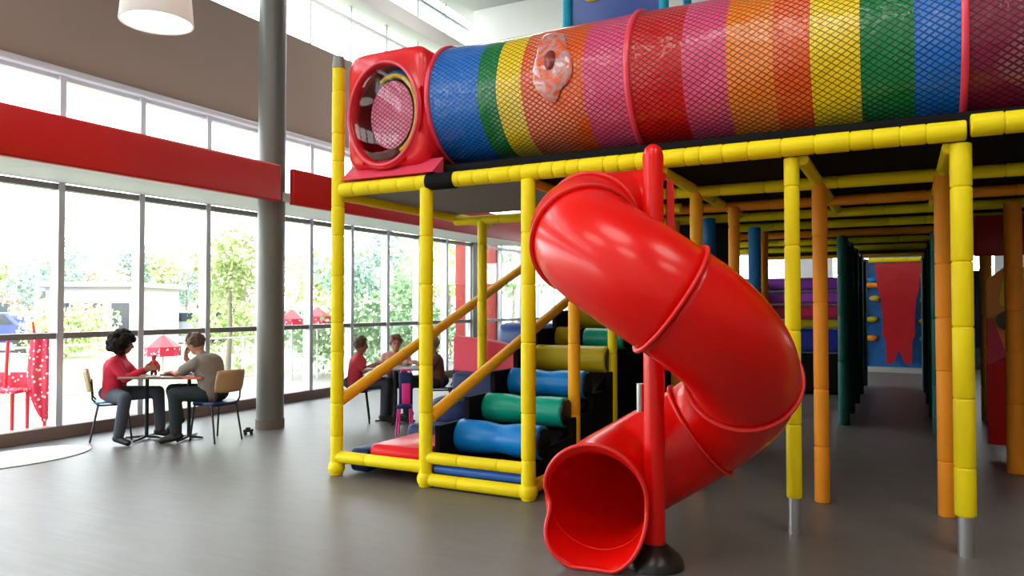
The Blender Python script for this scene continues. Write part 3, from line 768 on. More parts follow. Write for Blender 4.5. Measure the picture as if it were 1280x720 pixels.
# ------------------------------------------------------------------ corridor walls below the deck
def netting(name, x, ys, z1, label, m, pm, r=0.07):
    t = thing(name, label, 'partition', (x, ys[0], 0))
    for y in ys: obj('post', foam_tube((x, y, 0), (x, y, z1), r, (0.4, 0.9)), pm, t, world=True)
    for a, b in zip(ys[:-1], ys[1:]):
        obj('panel', G().bx(x-0.012, x+0.012, a+r, b-r, 0.04, z1), m, t, world=True)
    obj('top_rail', foam_tube((x, ys[0], z1-0.03), (x, ys[-1], z1-0.03), 0.045), pm, t, world=True)
    return t
DARKP = mat('charcoal_net_panel', (0.02, 0.025, 0.028), rough=0.6)
netting('corridor_partition', -0.72, [10.9, 12.1, 13.4, 14.8, 16.4], 2.5, 'dark panelled partition with deep green posts along the left side of the corridor', DARKP, TEALP)
netting('corridor_partition', 0.36, [7.9, 9.2, 10.6, 12.1, 13.8, 15.6, 16.5], 2.5, 'dark panelled partition with deep green posts along the right side of the corridor', DARKP, TEALP)
# far blue gate with the red panel
bgate = thing('play_gate', 'bright blue play gate with a yellow bar at the end of the corridor', 'gate', (-0.2, 20.0, 0))
SKYB = mat('bright_blue_panel', (0.01, 0.25, 0.75), rough=0.35)
obj('post', foam_tube((-0.95, 20, 0), (-0.95, 20, 3.0), 0.09), SKYB, bgate, world=True)
obj('post', foam_tube((0.75, 20, 0), (0.75, 20, 3.0), 0.09), SKYB, bgate, world=True)
obj('header_panel', G().bx(-0.9, 0.7, 19.95, 20.05, 2.72, 3.05), SKYB, bgate, world=True)
obj('bar', foam_tube((-0.75, 19.9, 2.66), (0.7, 19.9, 2.66), 0.06), YEL, bgate, world=True)['label'] = 'yellow bar'
obj('back_panel', G().bx(-0.85, 0.7, 20.1, 20.14, 0.1, 2.7), mat('blue_mural_panel', (0.02, 0.15, 0.45), rough=0.4, vary=0.6, vscale=5), bgate, world=True)
obj('sill', G().bx(-0.85, 0.7, 19.9, 20.1, 0.0, 0.12), mat('pale_sill', (0.4, 0.42, 0.38), rough=0.6), bgate, world=True)
g = G(); k = 14; zt = 2.58
half = [(0.50, 2.58), (0.46, 2.3), (0.44, 2.0), (0.36, 1.7), (0.33, 1.2), (0.34, 0.9), (0.28, 0.75), (0.26, 0.2), (0.12, 0.22), (0.0, 0.55)]
outl = [(-0.12+a, 19.78, z) for a, z in half]+[(-0.12-a, 19.78, z) for a, z in reversed(half[:-1])]
g.prism(outl, (0, 0.06, 0))
rd = solid('hanging_panel', g, mat('crimson_banner_vinyl', (0.50, 0.012, 0.02), rough=0.3, bump=0.8, bscale=4), 'crimson trouser-shaped vinyl panel hanging in the blue gate at the corridor end', 'panel')
# climbing grips beside it
for i, (x, z, m_) in enumerate([(-0.68, 1.25, YVIN), (-0.66, 2.2, SKYB), (0.42, 1.2, YVIN), (0.45, 2.3, YVIN), (-0.7, 0.8, ORG), (0.44, 0.8, GVIN), (-0.62, 1.75, YVIN), (0.46, 1.7, ORG)]):
    solid('climbing_hold', G().ell((x, 20.05, z), (0.13, 0.07, 0.075), 14, 8), m_,
          ['yellow hold left of the crimson panel at knee height', 'blue hold left of the crimson panel near its top', 'yellow hold right of the crimson panel at mid height', 'yellow hold right of the crimson panel near its top', 'orange hold low at the left of the crimson panel', 'teal hold low at the right of the crimson panel', 'yellow hold left of the crimson panel at shoulder height', 'orange hold right of the crimson panel at shoulder height'][i], 'climbing hold', 'climbing holds in the blue gate')
# orange warning pads between
obj('bolster', G().tube([(-1.0, 19.9, 2.08), (-0.45, 19.9, 2.06)], 0.06, 16), ORG, bgate, world=True)['label'] = 'short orange bolster'

# purple and navy pads behind the frame
pads = [(-3.6, -1.0, 1.86, 2.08, PURV, 'purple padded bar, uppermost of the stack seen left of the corridor'),
        (-3.6, -1.0, 1.62, 1.82, mat('violet_vinyl', (0.42, 0.08, 0.62), rough=0.35), 'violet padded bar just below the purple one'),
        (-3.6, -1.0, 1.34, 1.58, MAGV, 'magenta padded bar in the middle of the stack left of the corridor'),
        (-3.6, -1.0, 0.75, 1.16, mat('ultramarine_vinyl', (0.01, 0.03, 0.32), rough=0.35), 'ultramarine padded bar low in the stack left of the corridor'),
        (-3.6, -1.0, 0.0, 0.72, BLACKV, 'black padded base under the coloured padded bars'),
        (-3.6, -1.0, 1.18, 1.32, YVIN, 'thin dim yellow bar between the magenta and ultramarine bars')]
for x0, x1, z0, z1, m_, lb in pads: pad(x0, x1, 14.4, 14.7, z0, z1, m_, lb, 0.06, name='padded_bar')
pad(-3.5, -2.2, 14.0, 14.3, 0.0, 2.0, NVIN, 'navy padded wall panel behind the blue post left of the purple bars', 0.04, name='wall_pad')

# right hand play parts
pad(0.80, 1.05, 13.0, 13.1, 0.95, 2.1, mat('cobalt_vinyl', (0.01, 0.03, 0.25), rough=0.4), 'cobalt blue padded panel right of the front right post', 0.02, name='wall_pad')
solid('red_panel', G().bx(0.68, 2.6, 9.6, 9.68, 2.12, 2.56, 0.02), mat('dim_red_vinyl', (0.42, 0.012, 0.015), rough=0.35), 'dark red padded panel hanging under the deck at the right', 'panel')
ar = thing('slide_hood', 'red and orange slide hood with a black disc between the right hand posts', 'slide hood', (0.960, 9.5, 0.1))
obj('red_lower', G().prism([(0.780, 9.5, 0.1), (1.185, 9.5, 0.1), (1.185, 9.5, 1.1), (0.780, 9.5, 0.95)], (0, 0.06, 0)), RVIN, ar, world=True)
obj('orange_flap', G().prism([(0.780, 9.46, 1.15), (1.185, 9.46, 0.95), (1.185, 9.46, 1.98), (0.960, 9.46, 2.0), (0.780, 9.46, 1.85)], (0, 0.05, 0)), mat('orange_vinyl', (0.95, 0.32, 0.01), rough=0.3), ar, world=True)
obj('yellow_stripe', G().prism([(0.888, 9.44, 1.62), (1.068, 9.44, 1.40), (1.158, 9.44, 1.90), (0.942, 9.44, 1.95)], (0, 0.03, 0)), YEL, ar, world=True)
obj('pink_flap', G().prism([(0.780, 9.43, 0.95), (0.960, 9.43, 1.05), (0.825, 9.43, 1.45), (0.780, 9.43, 1.45)], (0, 0.03, 0)), PVIN, ar, world=True)
obj('black_disc', G().tube([(0.960, 9.42, 1.42), (0.960, 9.38, 1.42)], 0.10, 20), BLACKR, ar, world=True)
solid('pedestal', G().tube([(1.14, 11.7, 0), (1.14, 11.7, 0.1), (1.14, 11.7, 0.35)], [0.2, 0.14, 0.10], 18), TEALP, 'dark green rubber pedestal on the floor between the right hand posts', 'pedestal')

# ------------------------------------------------------------------ people
def voxel(o, size, smooth=4):
    m = o.modifiers.new('join', 'REMESH'); m.mode = 'VOXEL'; m.voxel_size = size; m.use_smooth_shade = True
    s = o.modifiers.new('relax', 'SMOOTH'); s.iterations = smooth; s.factor = 0.5
def hand(g, wrist, tip_dir, palm_n, s=1.0, curl=0.6):
    """palm, four unequal bent fingers and a side thumb"""
    w_ = V(wrist); d = V(tip_dir).normalized(); n_ = V(palm_n); n_ = (n_-d*n_.dot(d)).normalized(); c = d.cross(n_)
    g.box(w_+d*0.045*s, (0.085*s, 0.075*s, 0.026*s), 0.012, Matrix((d, c, n_)).transposed())
    g.cap(w_-d*0.02, w_+d*0.02*s, 0.024*s, 0.026*s)
    for k, ln in enumerate((0.066, 0.076, 0.070, 0.054)):
        b = w_+d*0.085*s+c*((k-1.5)*0.020*s)
        ln *= s
        d1 = (d+n_*curl*0.5).normalized(); d2 = (d+n_*curl*1.4).normalized()
        m_ = b+d1*ln*0.55; e = m_+d2*ln*0.5
        g.chain([b-d*0.01, m_, e], [0.010*s, 0.0088*s, 0.0078*s], 8)
    b = w_+d*0.025*s+c*0.036*s; m_ = b+(d*0.6+c*0.7+n_*0.3).normalized()*0.035*s; e = m_+(d*0.85+c*0.15+n_*0.5).normalized()*0.03*s
    g.chain([b, m_, e], [0.012*s, 0.0105*s, 0.009*s], 8)

def person(label, loc, rotz, J, skin, hairm, shirtm, trm, hair='short', s=1.0, sleeves='long', fine=True):
    t = thing('person', label, 'person', loc, rotz)
    J = {k: V(v) for k, v in J.items()}
    pel, wa, ch, nk, hd = J['pelvis'], J['waist'], J['chest'], J['neck'], J['head']
    f = J['face'].normalized(); upv = (hd-nk).normalized(); f = (f-upv*f.dot(upv)).normalized(); sd = upv.cross(f)
    R = Matrix((sd, f, upv)).transposed()
    across = (J['shL']-J['shR']).normalized(); fwd = V((0, 0, 1)).cross(across)*-1
    def torso(g, k=0.0):
        hipax = (J['hipL']-J['hipR']).normalized()
        Rh = Matrix((hipax, V((0, 0, 1)).cross(hipax), V((0, 0, 1)))).transposed()
        g.ell(pel, (0.165*s+k, 0.12*s+k, 0.11*s+k), 20, 12, Rh)
        for a, b, r0, r1 in ((pel, wa, 0.105, 0.10), (wa, ch, 0.10, 0.115)):
            for o_ in (-0.055, 0.0, 0.055): g.cap(a+across*o_*s, b+across*o_*s*1.3, r0*s+k, r1*s+k)
        g.cap(J['shL']*0.8+J['shR']*0.2, J['shR']*0.8+J['shL']*0.2, 0.075*s+k, 0.075*s+k)
    g = G(); torso(g, -0.005)
    g.cap(nk-upv*0.05*s, nk+upv*0.07*s, 0.052*s, 0.048*s)
    g.ell(hd, (0.074*s, 0.092*s, 0.108*s), 24, 16, R)
    g.ell(hd+f*0.03*s-upv*0.065*s, (0.052*s, 0.058*s, 0.05*s), 16, 10, R)      # jaw
    g.cap(hd+f*0.088*s+upv*0.012*s, hd+f*0.106*s-upv*0.022*s, 0.010*s, 0.014*s, 10)  # nose
    g.ell(hd+f*0.088*s-upv*0.052*s, (0.022*s, 0.010*s, 0.009*s), 10, 6, R)       # mouth
    for q in (-1, 1): g.ell(hd+sd*q*0.076*s-upv*0.005*s, (0.011*s, 0.02*s, 0.03*s), 10, 8, R)
    for q in 'LR':
        g.chain([J['sh'+q], J['el'+q], J['wr'+q]], [0.045*s, 0.036*s, 0.025*s])
        g.chain([J['hip'+q], J['kn'+q], J['an'+q]], [0.075*s, 0.052*s, 0.036*s])
        g.cap(J['an'+q], J['to'+q], 0.034*s, 0.026*s)
        hand(g, J['wr'+q], J['hd'+q], J['hn'+q], s)
    body = obj('body', g, skin, t, fix=False); voxel(body, 0.008 if fine else 0.014, 3)
    # clothes
    g = G(); torso(g, 0.012)
    g.cap(nk-upv*0.05*s, nk-upv*0.005*s, 0.066*s, 0.060*s)
    for q in 'LR':
        if sleeves == 'long':
            g.chain([J['sh'+q], J['el'+q], J['wr'+q]*0.92+J['el'+q]*0.08], [0.062*s, 0.05*s, 0.038*s])
        else:
            g.cap(J['sh'+q], J['sh'+q]*0.35+J['el'+q]*0.65, 0.066*s, 0.058*s)
    o = obj('shirt', g, shirtm, t, fix=False); voxel(o, 0.011, 5)
    g = G(); g.ell(pel, (0.182*s, 0.14*s, 0.115*s), 20, 12)
    for q in 'LR':
        g.chain([J['hip'+q], J['kn'+q], J['an'+q]*0.93+J['kn'+q]*0.07], [0.098*s, 0.072*s, 0.060*s])
    o = obj('trousers', g, trm, t, fix=False); voxel(o, 0.011, 5)
    for q in 'LR':
        g = G(); a_ = J['an'+q]; d = (J['to'+q]-a_); d.z = 0 if abs(d.z) < 0.08 else d.z; d.normalize()
        b_ = V(a_); 
        g.cap(b_-d*0.03-V((0, 0, 0.012)), J['to'+q]+d*0.01, 0.046*s, 0.036*s); g.cap(b_+V((0, 0, 0.02)), b_, 0.048*s, 0.046*s)
        o = obj('shoe', g, SHOE, t, fix=False); voxel(o, 0.009, 3)
    g = G()
    if hair == 'curly':
        rnd = random.Random(5)
        for i in range(120):
            z = rnd.uniform(-0.75, 1); a = rnd.uniform(0, 2*PI); q = math.sqrt(max(0, 1-z*z))
            dv = V((q*math.cos(a), q*math.sin(a), z))
            if dv.y > 0.55 and z < 0.45: continue
            g.ell(hd+R@V((dv.x*0.13*s, dv.y*0.13*s-0.025, dv.z*0.135*s+0.005)), 0.042*s*rnd.uniform(0.8, 1.15), 8, 6)
        g.ell(hd+R@V((0, -0.03, 0.02)), (0.11*s, 0.11*s, 0.125*s), 20, 12, R)
    else:
        rnd = random.Random(9)
        g.ell(hd+R@V((0, -0.016, 0.022))*s, (0.086*s, 0.096*s, 0.106*s), 22, 14, R)
        for i in range(60):
            z = rnd.uniform(-0.35, 1); a = rnd.uniform(0, 2*PI); q = math.sqrt(max(0, 1-z*z)); dv = V((q*math.cos(a), q*math.sin(a), z))
            if dv.y > 0.3 and z < 0.55: continue
            g.ell(hd+R@V((dv.x*0.08, dv.y*0.09-0.014, dv.z*0.1+0.024))*s, 0.021*s*rnd.uniform(0.8, 1.3), 8, 6)
        if hair == 'short':
            pass
    h = obj('hair', g, hairm, t, fix=False); voxel(h, 0.009, 2)
    # keep the face clear of hair
    for q in (-1, 1):
        obj('eye', G().ell(hd+f*0.086*s+sd*q*0.03*s+upv*0.012*s, 0.010*s, 12, 8), EYE, t)
        obj('eyebrow', G().cap(hd+f*0.089*s+sd*q*0.018*s+upv*0.032*s, hd+f*0.083*s+sd*q*0.043*s+upv*0.031*s, 0.0045*s, 0.0035*s, 8), hairm, t)
    return t

O = V((-7.69, 6.02, 0))
def gl(x, y, z=0): return O+RT*x+FW*y+V((0, 0, z))
# seated woman, facing right and slightly away
b1 = (-0.66, 0.0)
J1 = dict(pelvis=(-.66, 0, .55), waist=(-.66, .0, .68), chest=(-.645, .01, .85), neck=(-.60, .02, .985), head=(-.575, .03, 1.125), face=(.85, .42, -.12),
          shL=(-.66, .17, .905), shR=(-.60, -.15, .905), elL=(-.50, .20, .74), elR=(-.45, -.16, .73), wrL=(-.33, .14, .83), wrR=(-.27, -.09, .83),
          hdL=(.8, -.2, .25), hdR=(.8, .3, .2), hnL=(.2, -.8, -.2), hnR=(.1, .9, -.2),
          hipL=(-.64, .10, .53), hipR=(-.62, -.10, .53), knL=(-.20, .12, .55), knR=(-.35, -.36, .53), anL=(-.17, .12, .09), anR=(-.42, -.36, .09), toL=(-.03, .16, .035), toR=(-.30, -.40, .035))
J1 = {k: (V(v) if k in ('face', 'hdL', 'hdR', 'hnL', 'hnR') else V(v)-V((b1[0], b1[1], 0))) for k, v in J1.items()}
person('person with dark curly hair and crimson shirt sitting on the blue seat', tuple(gl(*b1)), TH, J1, SKIN1, HAIR1, SHIRTR, TROU1, 'curly', 1.0)
b2 = (0.50, -0.02)
J2 = dict(pelvis=(.50, -.02, .56), waist=(.50, -.02, .70), chest=(.44, -.01, .88), neck=(.355, .02, .99), head=(.28, .03, 1.125), face=(-.85, .25, -.45),
          shL=(.36, -.19, .905), shR=(.44, .19, .915), elL=(.17, -.20, .80), elR=(.20, .19, .80), wrL=(.06, -.06, .80), wrR=(.145, .07, .965),
          hdL=(-.8, .5, -.0), hdR=(.1, -.15, .7), hnL=(0, 0, -1), hnR=(.8, 0, .2),
          hipL=(.46, -.12, .55), hipR=(.45, .09, .55), knL=(.14, -.20, .56), knR=(-.02, .10, .57), anL=(.17, -.22, .09), anR=(.08, .06, .22), toL=(.03, -.25, .035), toR=(-.03, .06, .12))
J2 = {k: (V(v) if k in ('face', 'hdL', 'hdR', 'hnL', 'hnR') else V(v)-V((b2[0], b2[1], 0))) for k, v in J2.items()}
person('person with brown hair and taupe shirt leaning on the table, chin in hand', tuple(gl(*b2)), TH, J2, SKIN2, HAIR2, SHIRTG, TROU2, 'short', 1.08, 'short')

# ------------------------------------------------------------------ chairs and tables
def chair(label, loc, rotz, seatm, backm, group='metal framed chairs with plywood backs', s=1.0):
    t = thing('chair', label, 'chair', loc, rotz, group)
    g = G()
    vs = []; nx, ny = 9, 9
    for th in (0.0, -0.02):
        for i in range(nx+1):
            for j in range(ny+1):
                x = -0.2+0.4*i/nx; y = -0.205+0.41*j/ny; q = ((x/0.2)**4+(y/0.205)**4)
                k = 1-0.10*min(1, q/2)**2
                vs.append((x*k, y*k, 0.455+th+0.012*((y/0.205)**2)-0.02*max(0, x/0.2)**3))
    L = (nx+1)*(ny+1); fs = []
    for o_ in (0, L):
        for i in range(nx):
            for j in range(ny): a = o_+i*(ny+1)+j; fs.append((a, a+1, a+ny+2, a+ny+1))
    bd = [i*(ny+1) for i in range(nx+1)]+[nx*(ny+1)+j for j in range(1, ny+1)]+[i*(ny+1)+ny for i in range(nx-1, -1, -1)]+[j for j in range(ny-1, 0, -1)]
    for a, b in zip(bd, bd[1:]+bd[:1]): fs.append((a, b, b+L, a+L))
    obj('seat', g.add(vs, fs, True), seatm, t)
    g = G(); vs = []
    n_ = 12; m_ = 6
    for th in (0, -0.016):
        for i in range(n_+1):
            for j in range(m_+1):
                u = -1+2*i/n_; v = j/m_; k = 1-0.06*abs(2*v-1)**5
                vs.append((-0.20-0.045*(1-u*u)+th-0.05*v, 0.195*u*k, 0.58+0.26*(0.5+(v-0.5)*(1-0.08*abs(u)**5))))
    L = (n_+1)*(m_+1); fs = []
    for o_ in (0, L):
        for i in range(n_):
            for j in range(m_): a = o_+i*(m_+1)+j; fs.append((a, a+1, a+m_+2, a+m_+1))
    bd = [i*(m_+1) for i in range(n_+1)]+[n_*(m_+1)+j for j in range(1, m_+1)]+[i*(m_+1)+m_ for i in range(n_-1, -1, -1)]+[j for j in range(m_-1, 0, -1)]
    for a, b in zip(bd, bd[1:]+bd[:1]): fs.append((a, b, b+L, a+L))
    obj('backrest', g.add(vs, fs, True), backm, t)
    for q in (-1, 1):
        obj('leg', G().chain([(0.16, 0.17*q, 0.425), (0.21, 0.19*q, 0.012)], [0.012, 0.011], 10), BLKM, t)
        obj('leg', G().chain([(-0.14, 0.17*q, 0.425), (-0.22, 0.19*q, 0.012)], [0.012, 0.011], 10), BLKM, t)
        obj('back_post', G().chain([(-0.14, 0.165*q, 0.425), (-0.20, 0.17*q, 0.50), (-0.215, 0.17*q, 0.70)], [0.011, 0.010, 0.009], 10), BLKM, t)
    obj('seat_frame', G().chain([(0.16, 0.17, 0.425), (0.16, -0.17, 0.425), (-0.14, -0.17, 0.425), (-0.14, 0.17, 0.425), (0.16, 0.17, 0.425)], [0.011]*5, 8), BLKM, t)
    return t
chair('chair with sky blue seat, pale plywood back and black legs under the person in crimson', tuple(gl(-0.70, 0.02)), TH+math.radians(28), SEATB, WOOD)
chair('chair with plywood back and navy seat under the person in the taupe shirt', tuple(gl(0.56, -0.05)), TH+math.radians(150), SEATN, WOOD)
tt = thing('dining_table', 'narrow brown table with black pedestal between the two seated people', 'table', tuple(gl(-0.02, 0.05)), TH)
obj('tabletop', G().box((0, 0.02, 0.745), (0.98, 0.62, 0.028), 0.01), WOODD, tt)
obj('edge_band', G().box((0.38, -0.292, 0.745), (0.22, 0.008, 0.026), 0.002), mat('coral_edge', (0.7, 0.12, 0.07), rough=0.4), tt)['label'] = 'coral red stretch of the edge'
for x in (-0.28, 0.22):
    obj('column', G().tube([(x, 0, 0.04), (x, 0, 0.73)], 0.022, 14), BLKM, tt)
    f_ = G(); f_.chain([(x-0.02, -0.26, 0.018), (x, 0, 0.035), (x-0.02, 0.26, 0.018)], [0.014, 0.018, 0.014], 10); f_.chain([(x-0.24, 0, 0.016), (x, 0, 0.035), (x+0.16, 0, 0.016)], [0.013, 0.018, 0.013], 10)
    obj('foot', f_, BLKM, tt)
# things on the table
def on_table(x, y): return gl(x, y, 0.76)
t = thing('toy_figure', 'small red toy figure standing on the table between the two people', 'toy', tuple(on_table(-0.20, 0.0)), TH)
g = G(); g.chain([(0, 0, 0.06), (0, 0, 0.15)], [0.032, 0.036], 12)
for q in (-1, 1): g.chain([(0.03*q, 0, 0.15), (0.065*q, 0, 0.10), (0.06*q, 0, 0.05)], [0.018, 0.015, 0.012], 10)
obj('torso', g, REDP, t)
g = G()
for q in (-1, 1): g.chain([(0.016*q, 0, 0.07), (0.024*q, 0, 0.012)], [0.018, 0.014], 10)
obj('legs', g, mat('dark_red', (0.2, 0.01, 0.015), rough=0.5), t)
obj('head', G().ell((0, 0, 0.205), (0.028, 0.028, 0.032), 14, 10), SKIN1, t)
obj('cap', G().ell((0, 0, 0.225), (0.030, 0.030, 0.018), 14, 8), REDP, t)
solid('tray', G().box(on_table(0.05, 0.04)+V((0, 0, 0.008)), (0.30, 0.22, 0.014), 0.006, TH), mat('dark_brown_tray', (0.07, 0.04, 0.03), rough=0.5), 'flat dark tray lying on the table top between the people', 'tray')
solid('paper_napkin', G().box(on_table(-0.12, -0.20)+V((0, 0, 0.003)), (0.14, 0.10, 0.005), 0.001, TH+0.3), WHITEP, 'white paper napkin near the front edge of the brown table', 'napkin')
def cup(x, y, m_, label):
    t = thing('drink_cup', label, 'cup', tuple(on_table(x, y)), TH)
    obj('cup_body', G().tube([(0, 0, 0), (0, 0, 0.10)], [0.028, 0.038], 20), m_, t)
    obj('lid', G().tube([(0, 0, 0.10), (0, 0, 0.112)], [0.041, 0.038], 20), WHITEP, t)
    return t
cup(0.13, 0.03, REDP, 'red paper cup with white lid at the elbow of the person in taupe')

# second table group behind the left posts
O2 = V((-6.0, 8.25, 0))
def gl2(x, y, z=0): return O2+RT*x+FW*y+V((0, 0, z))
def JS(fwd=1.0):
    return dict(pelvis=(0, 0, .54), waist=(0, 0, .66), chest=(.03, 0, .80), neck=(.05, 0, .92), head=(.07, 0, 1.045), face=(1, 0, -.15),
          shL=(.03, .15, .85), shR=(.03, -.15, .85), elL=(.12, .19, .70), elR=(.12, -.19, .70), wrL=(.30, .12, .80), wrR=(.30, -.12, .80),
          hdL=(1, -.3, 0), hdR=(1, .3, 0), hnL=(0, 0, -1), hnR=(0, 0, -1), hipL=(.02, .09, .53), hipR=(.02, -.09, .53), knL=(.40, .12, .53), knR=(.40, -.12, .53),
          anL=(.40, .12, .09), anR=(.38, -.12, .09), toL=(.52, .13, .035), toR=(.50, -.13, .035))
person('person in a red top at the left end of the far table', tuple(gl2(-0.62, 0.12)), TH+math.radians(10), JS(), SKIN1, HAIR2, REDP if False else mat('red_top', (0.5, 0.03, 0.05), rough=0.8), TROU1, 'short', 0.92, 'short', False)
person('person in a pale pink top with reddish hair behind the far table', tuple(gl2(-0.16, 0.62)), TH+math.radians(-75), JS(), SKIN2, mat('auburn_hair', (0.16, 0.05, 0.03), rough=0.7), mat('pale_pink_top', (0.62, 0.32, 0.30), rough=0.8), TROU1, 'short', 0.98, 'short', False)
person('person in a brown top with sandy hair at right end of far table', tuple(gl2(0.46, 0.35)), TH+math.radians(190), JS(), SKIN2, mat('sandy_hair', (0.35, 0.22, 0.15), rough=0.7), mat('brown_top', (0.14, 0.06, 0.05), rough=0.8), TROU2, 'short', 0.95, 'short', False)
chair('chair with navy seat and navy back under the person in the red top', tuple(gl2(-0.64, 0.12)), TH+math.radians(10), SEATN, SEATN, 'navy chairs at the far table')
chair('chair behind the far table under the person in pale pink', tuple(gl2(-0.16, 0.66)), TH+math.radians(-75), SEATN, SEATN, 'navy chairs at the far table')
chair('chair at the right end of the far table under the person in brown', tuple(gl2(0.50, 0.35)), TH+math.radians(190), SEATN, SEATN, 'navy chairs at the far table')
tt = thing('dining_table', 'far grey topped table with black pedestal seen between the yellow posts', 'table', tuple(gl2(-0.08, 0.12)), TH)
obj('tabletop', G().box((0, 0.0, 0.735), (0.72, 0.6, 0.028), 0.01), mat('grey_laminate', (0.35, 0.35, 0.37), rough=0.4), tt)
obj('column', G().tube([(0, 0, 0.03), (0, 0, 0.72)], 0.03, 14), BLKM, tt)
obj('foot', G().chain([(-0.26, 0, 0.018), (0, 0, 0.035), (0.26, 0, 0.018)], [0.014, 0.02, 0.014], 10).chain([(0, -0.26, 0.018), (0, 0, 0.035), (0, 0.26, 0.018)], [0.014, 0.02, 0.014], 10), BLKM, tt)
# navy and pink high chair
hc = thing('booster_chair', 'navy and magenta child booster chair standing before the far table', 'chair', tuple(gl2(0.20, -0.85)), TH)
PNK = mat('hot_pink_fabric', (0.72, 0.02, 0.25), rough=0.6)
obj('backrest', G().box((0, 0, 0.55), (0.17, 0.05, 0.42), 0.025), NVIN, hc)
obj('cushion', G().box((0.01, -0.03, 0.50), (0.11, 0.03, 0.26), 0.014), PNK, hc)
obj('handle', G().tube([V((-0.06, 0, 0.75)), V((-0.05, 0, 0.79)), V((0.05, 0, 0.79)), V((0.06, 0, 0.75))], 0.014, 10), PNK, hc)
obj('seat', G().box((0, -0.10, 0.36), (0.18, 0.18, 0.04), 0.015), NVIN, hc)
for q in (-1, 1):
    obj('leg', G().chain([(0.07*q, 0.0, 0.34), (0.09*q, 0.05, 0.015)], [0.012, 0.011], 8), PNK, hc)
    obj('leg', G().chain([(0.07*q, -0.16, 0.34), (0.09*q, -0.2, 0.015)], [0.012, 0.011], 8), PNK, hc)
# thin white oval by the window, standing in for a sun patch
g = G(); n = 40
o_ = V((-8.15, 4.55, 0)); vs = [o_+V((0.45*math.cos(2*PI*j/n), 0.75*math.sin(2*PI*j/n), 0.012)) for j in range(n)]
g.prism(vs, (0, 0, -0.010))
solid('floor_mat', g, mat('sun_patch_white', (0.75, 0.75, 0.74), rough=0.6), 'white oval standing in for a sun patch on the floor by the window at the far left edge', 'mat')
# small toy car by the chair
tc_ = thing('toy_car', 'tiny dark toy car on the floor right of the plywood backed chair', 'toy', tuple(gl(0.80, 0.35)), TH+0.4)
obj('car_body', G().box((0, 0, 0.05), (0.12, 0.06, 0.035), 0.012).box((-0.005, 0, 0.075), (0.06, 0.05, 0.03), 0.012), BLKM, tc_)
for x in (-0.035, 0.035):
    for y in (-0.032, 0.032): obj('wheel', G().tube([(x, y-0.006, 0.02), (x, y+0.006, 0.02)], 0.02, 14), BLACKR, tc_)

# ------------------------------------------------------------------ outside
struct('ground', G().bx(-13.5, XW-0.08, -30, 60, -0.3, -0.06), PAVE)
struct('ground_lawn', G().bx(-24, -13.5, -60, 90, -0.3, -0.05), LAWN)
struct('ground_road', G().bx(-40, -24, -60, 120, -0.3, -0.07), PAVE)
struct('ground_verge', G().bx(-120, -40, -80, 160, -0.3, -0.05), LAWN)
def tree(x, y, h, r, m_, label, seed, name='tree', trunk=True, n=700, z0=None):
    rnd = random.Random(seed); t = thing(name, label, 'tree' if name == 'tree' else 'bush', (x, y, -0.05), 0, 'trees and bushes outside the glass wall')
    g = G(); z0 = h*0.35 if z0 is None else z0
    lumps = [(V((rnd.uniform(-.55, .55)*r, rnd.uniform(-.55, .55)*r, z0+(h-z0)*rnd.uniform(0.25, 0.8))), r*rnd.uniform(0.35, 0.6)) for _ in range(9)]
    for i in range(n):
        c, q = rnd.choice(lumps)
        d = V((rnd.gauss(0, 1), rnd.gauss(0, 1), rnd.gauss(0, 0.9))).normalized()*q*rnd.uniform(0.6, 1.05)
        p = c+d; s_ = r*rnd.uniform(0.035, 0.075)
        a = V((rnd.gauss(0, 1), rnd.gauss(0, 1), rnd.gauss(0, 1))).normalized(); b = a.cross(V((rnd.gauss(0, 1), rnd.gauss(0, 1), rnd.gauss(0, 1)))).normalized()
        g.add([p+a*s_, p+b*s_*0.7, p-a*s_, p-b*s_*0.7], [(0, 1, 2, 3)], False)
    obj('foliage', g, m_, t, fix=False)
    if trunk:
        g = G().tube([(0, 0, 0), (0.02*h, 0, h*0.3), (0, 0.02*h, h*0.7)], [0.022*h, 0.016*h, 0.006*h], 8)
        obj('trunk', g, BARK, t)
    return t
def dirp(px, d):
    """a spot on the ground in the compass bearing seen at column px of the photograph, d metres ahead"""
    u = (px-640)/939; return V((0, 0, 0))+FW*d+RT*(u*d)
T_ = [(62, 34, 5.2, 2.6, 2, 'dark green round tree behind the leftmost tall window'), (105, 38, 5.4, 2.8, 1, 'yellow green tree right of the first mullion'),
      (132, 36, 4.6, 1.8, 3, 'small pinkish tree in the second tall window'), (155, 40, 6.6, 2.2, 2, 'tall dark tree above the person in crimson'),
      (195, 42, 5.6, 3.0, 1, 'broad yellow green tree between the two seated people'), (232, 44, 5.0, 2.4, 2, 'dark low tree above the person in taupe'),
      (285, 17, 4.2, 1.6, 1, 'bright young tree close to the glass left of the column'), (300, 46, 7.0, 3.2, 0, 'green tree far behind the window left of the column'),
      (395, 30, 5.0, 2.6, 1, 'yellow green tree right of the column'), (450, 26, 5.2, 2.2, 2, 'dark conifer-like tree between the corner post and the second post'),
      (480, 34, 5.6, 3.0, 0, 'green tree just left of the second yellow post'), (505, 24, 3.6, 1.8, 0, 'low green tree touching the second yellow post'),
      (560, 30, 5.8, 2.8, 1, 'yellow green tree seen between second and third posts'), (640, 34, 6.0, 3.2, 0, 'green tree behind the stair'), (10, 36, 4.6, 2.6, 1, 'yellow green tree at the far left edge'),
      (30, 36, 4.2, 1.4, 3, 'pinkish tree near the far left edge')]
for i, (px, d, h, r, k, lb) in enumerate(T_):
    p = dirp(px, d); tree(p.x, p.y, h*0.8, r*0.72, LEAF[k], lb, 30+i, n=1800)
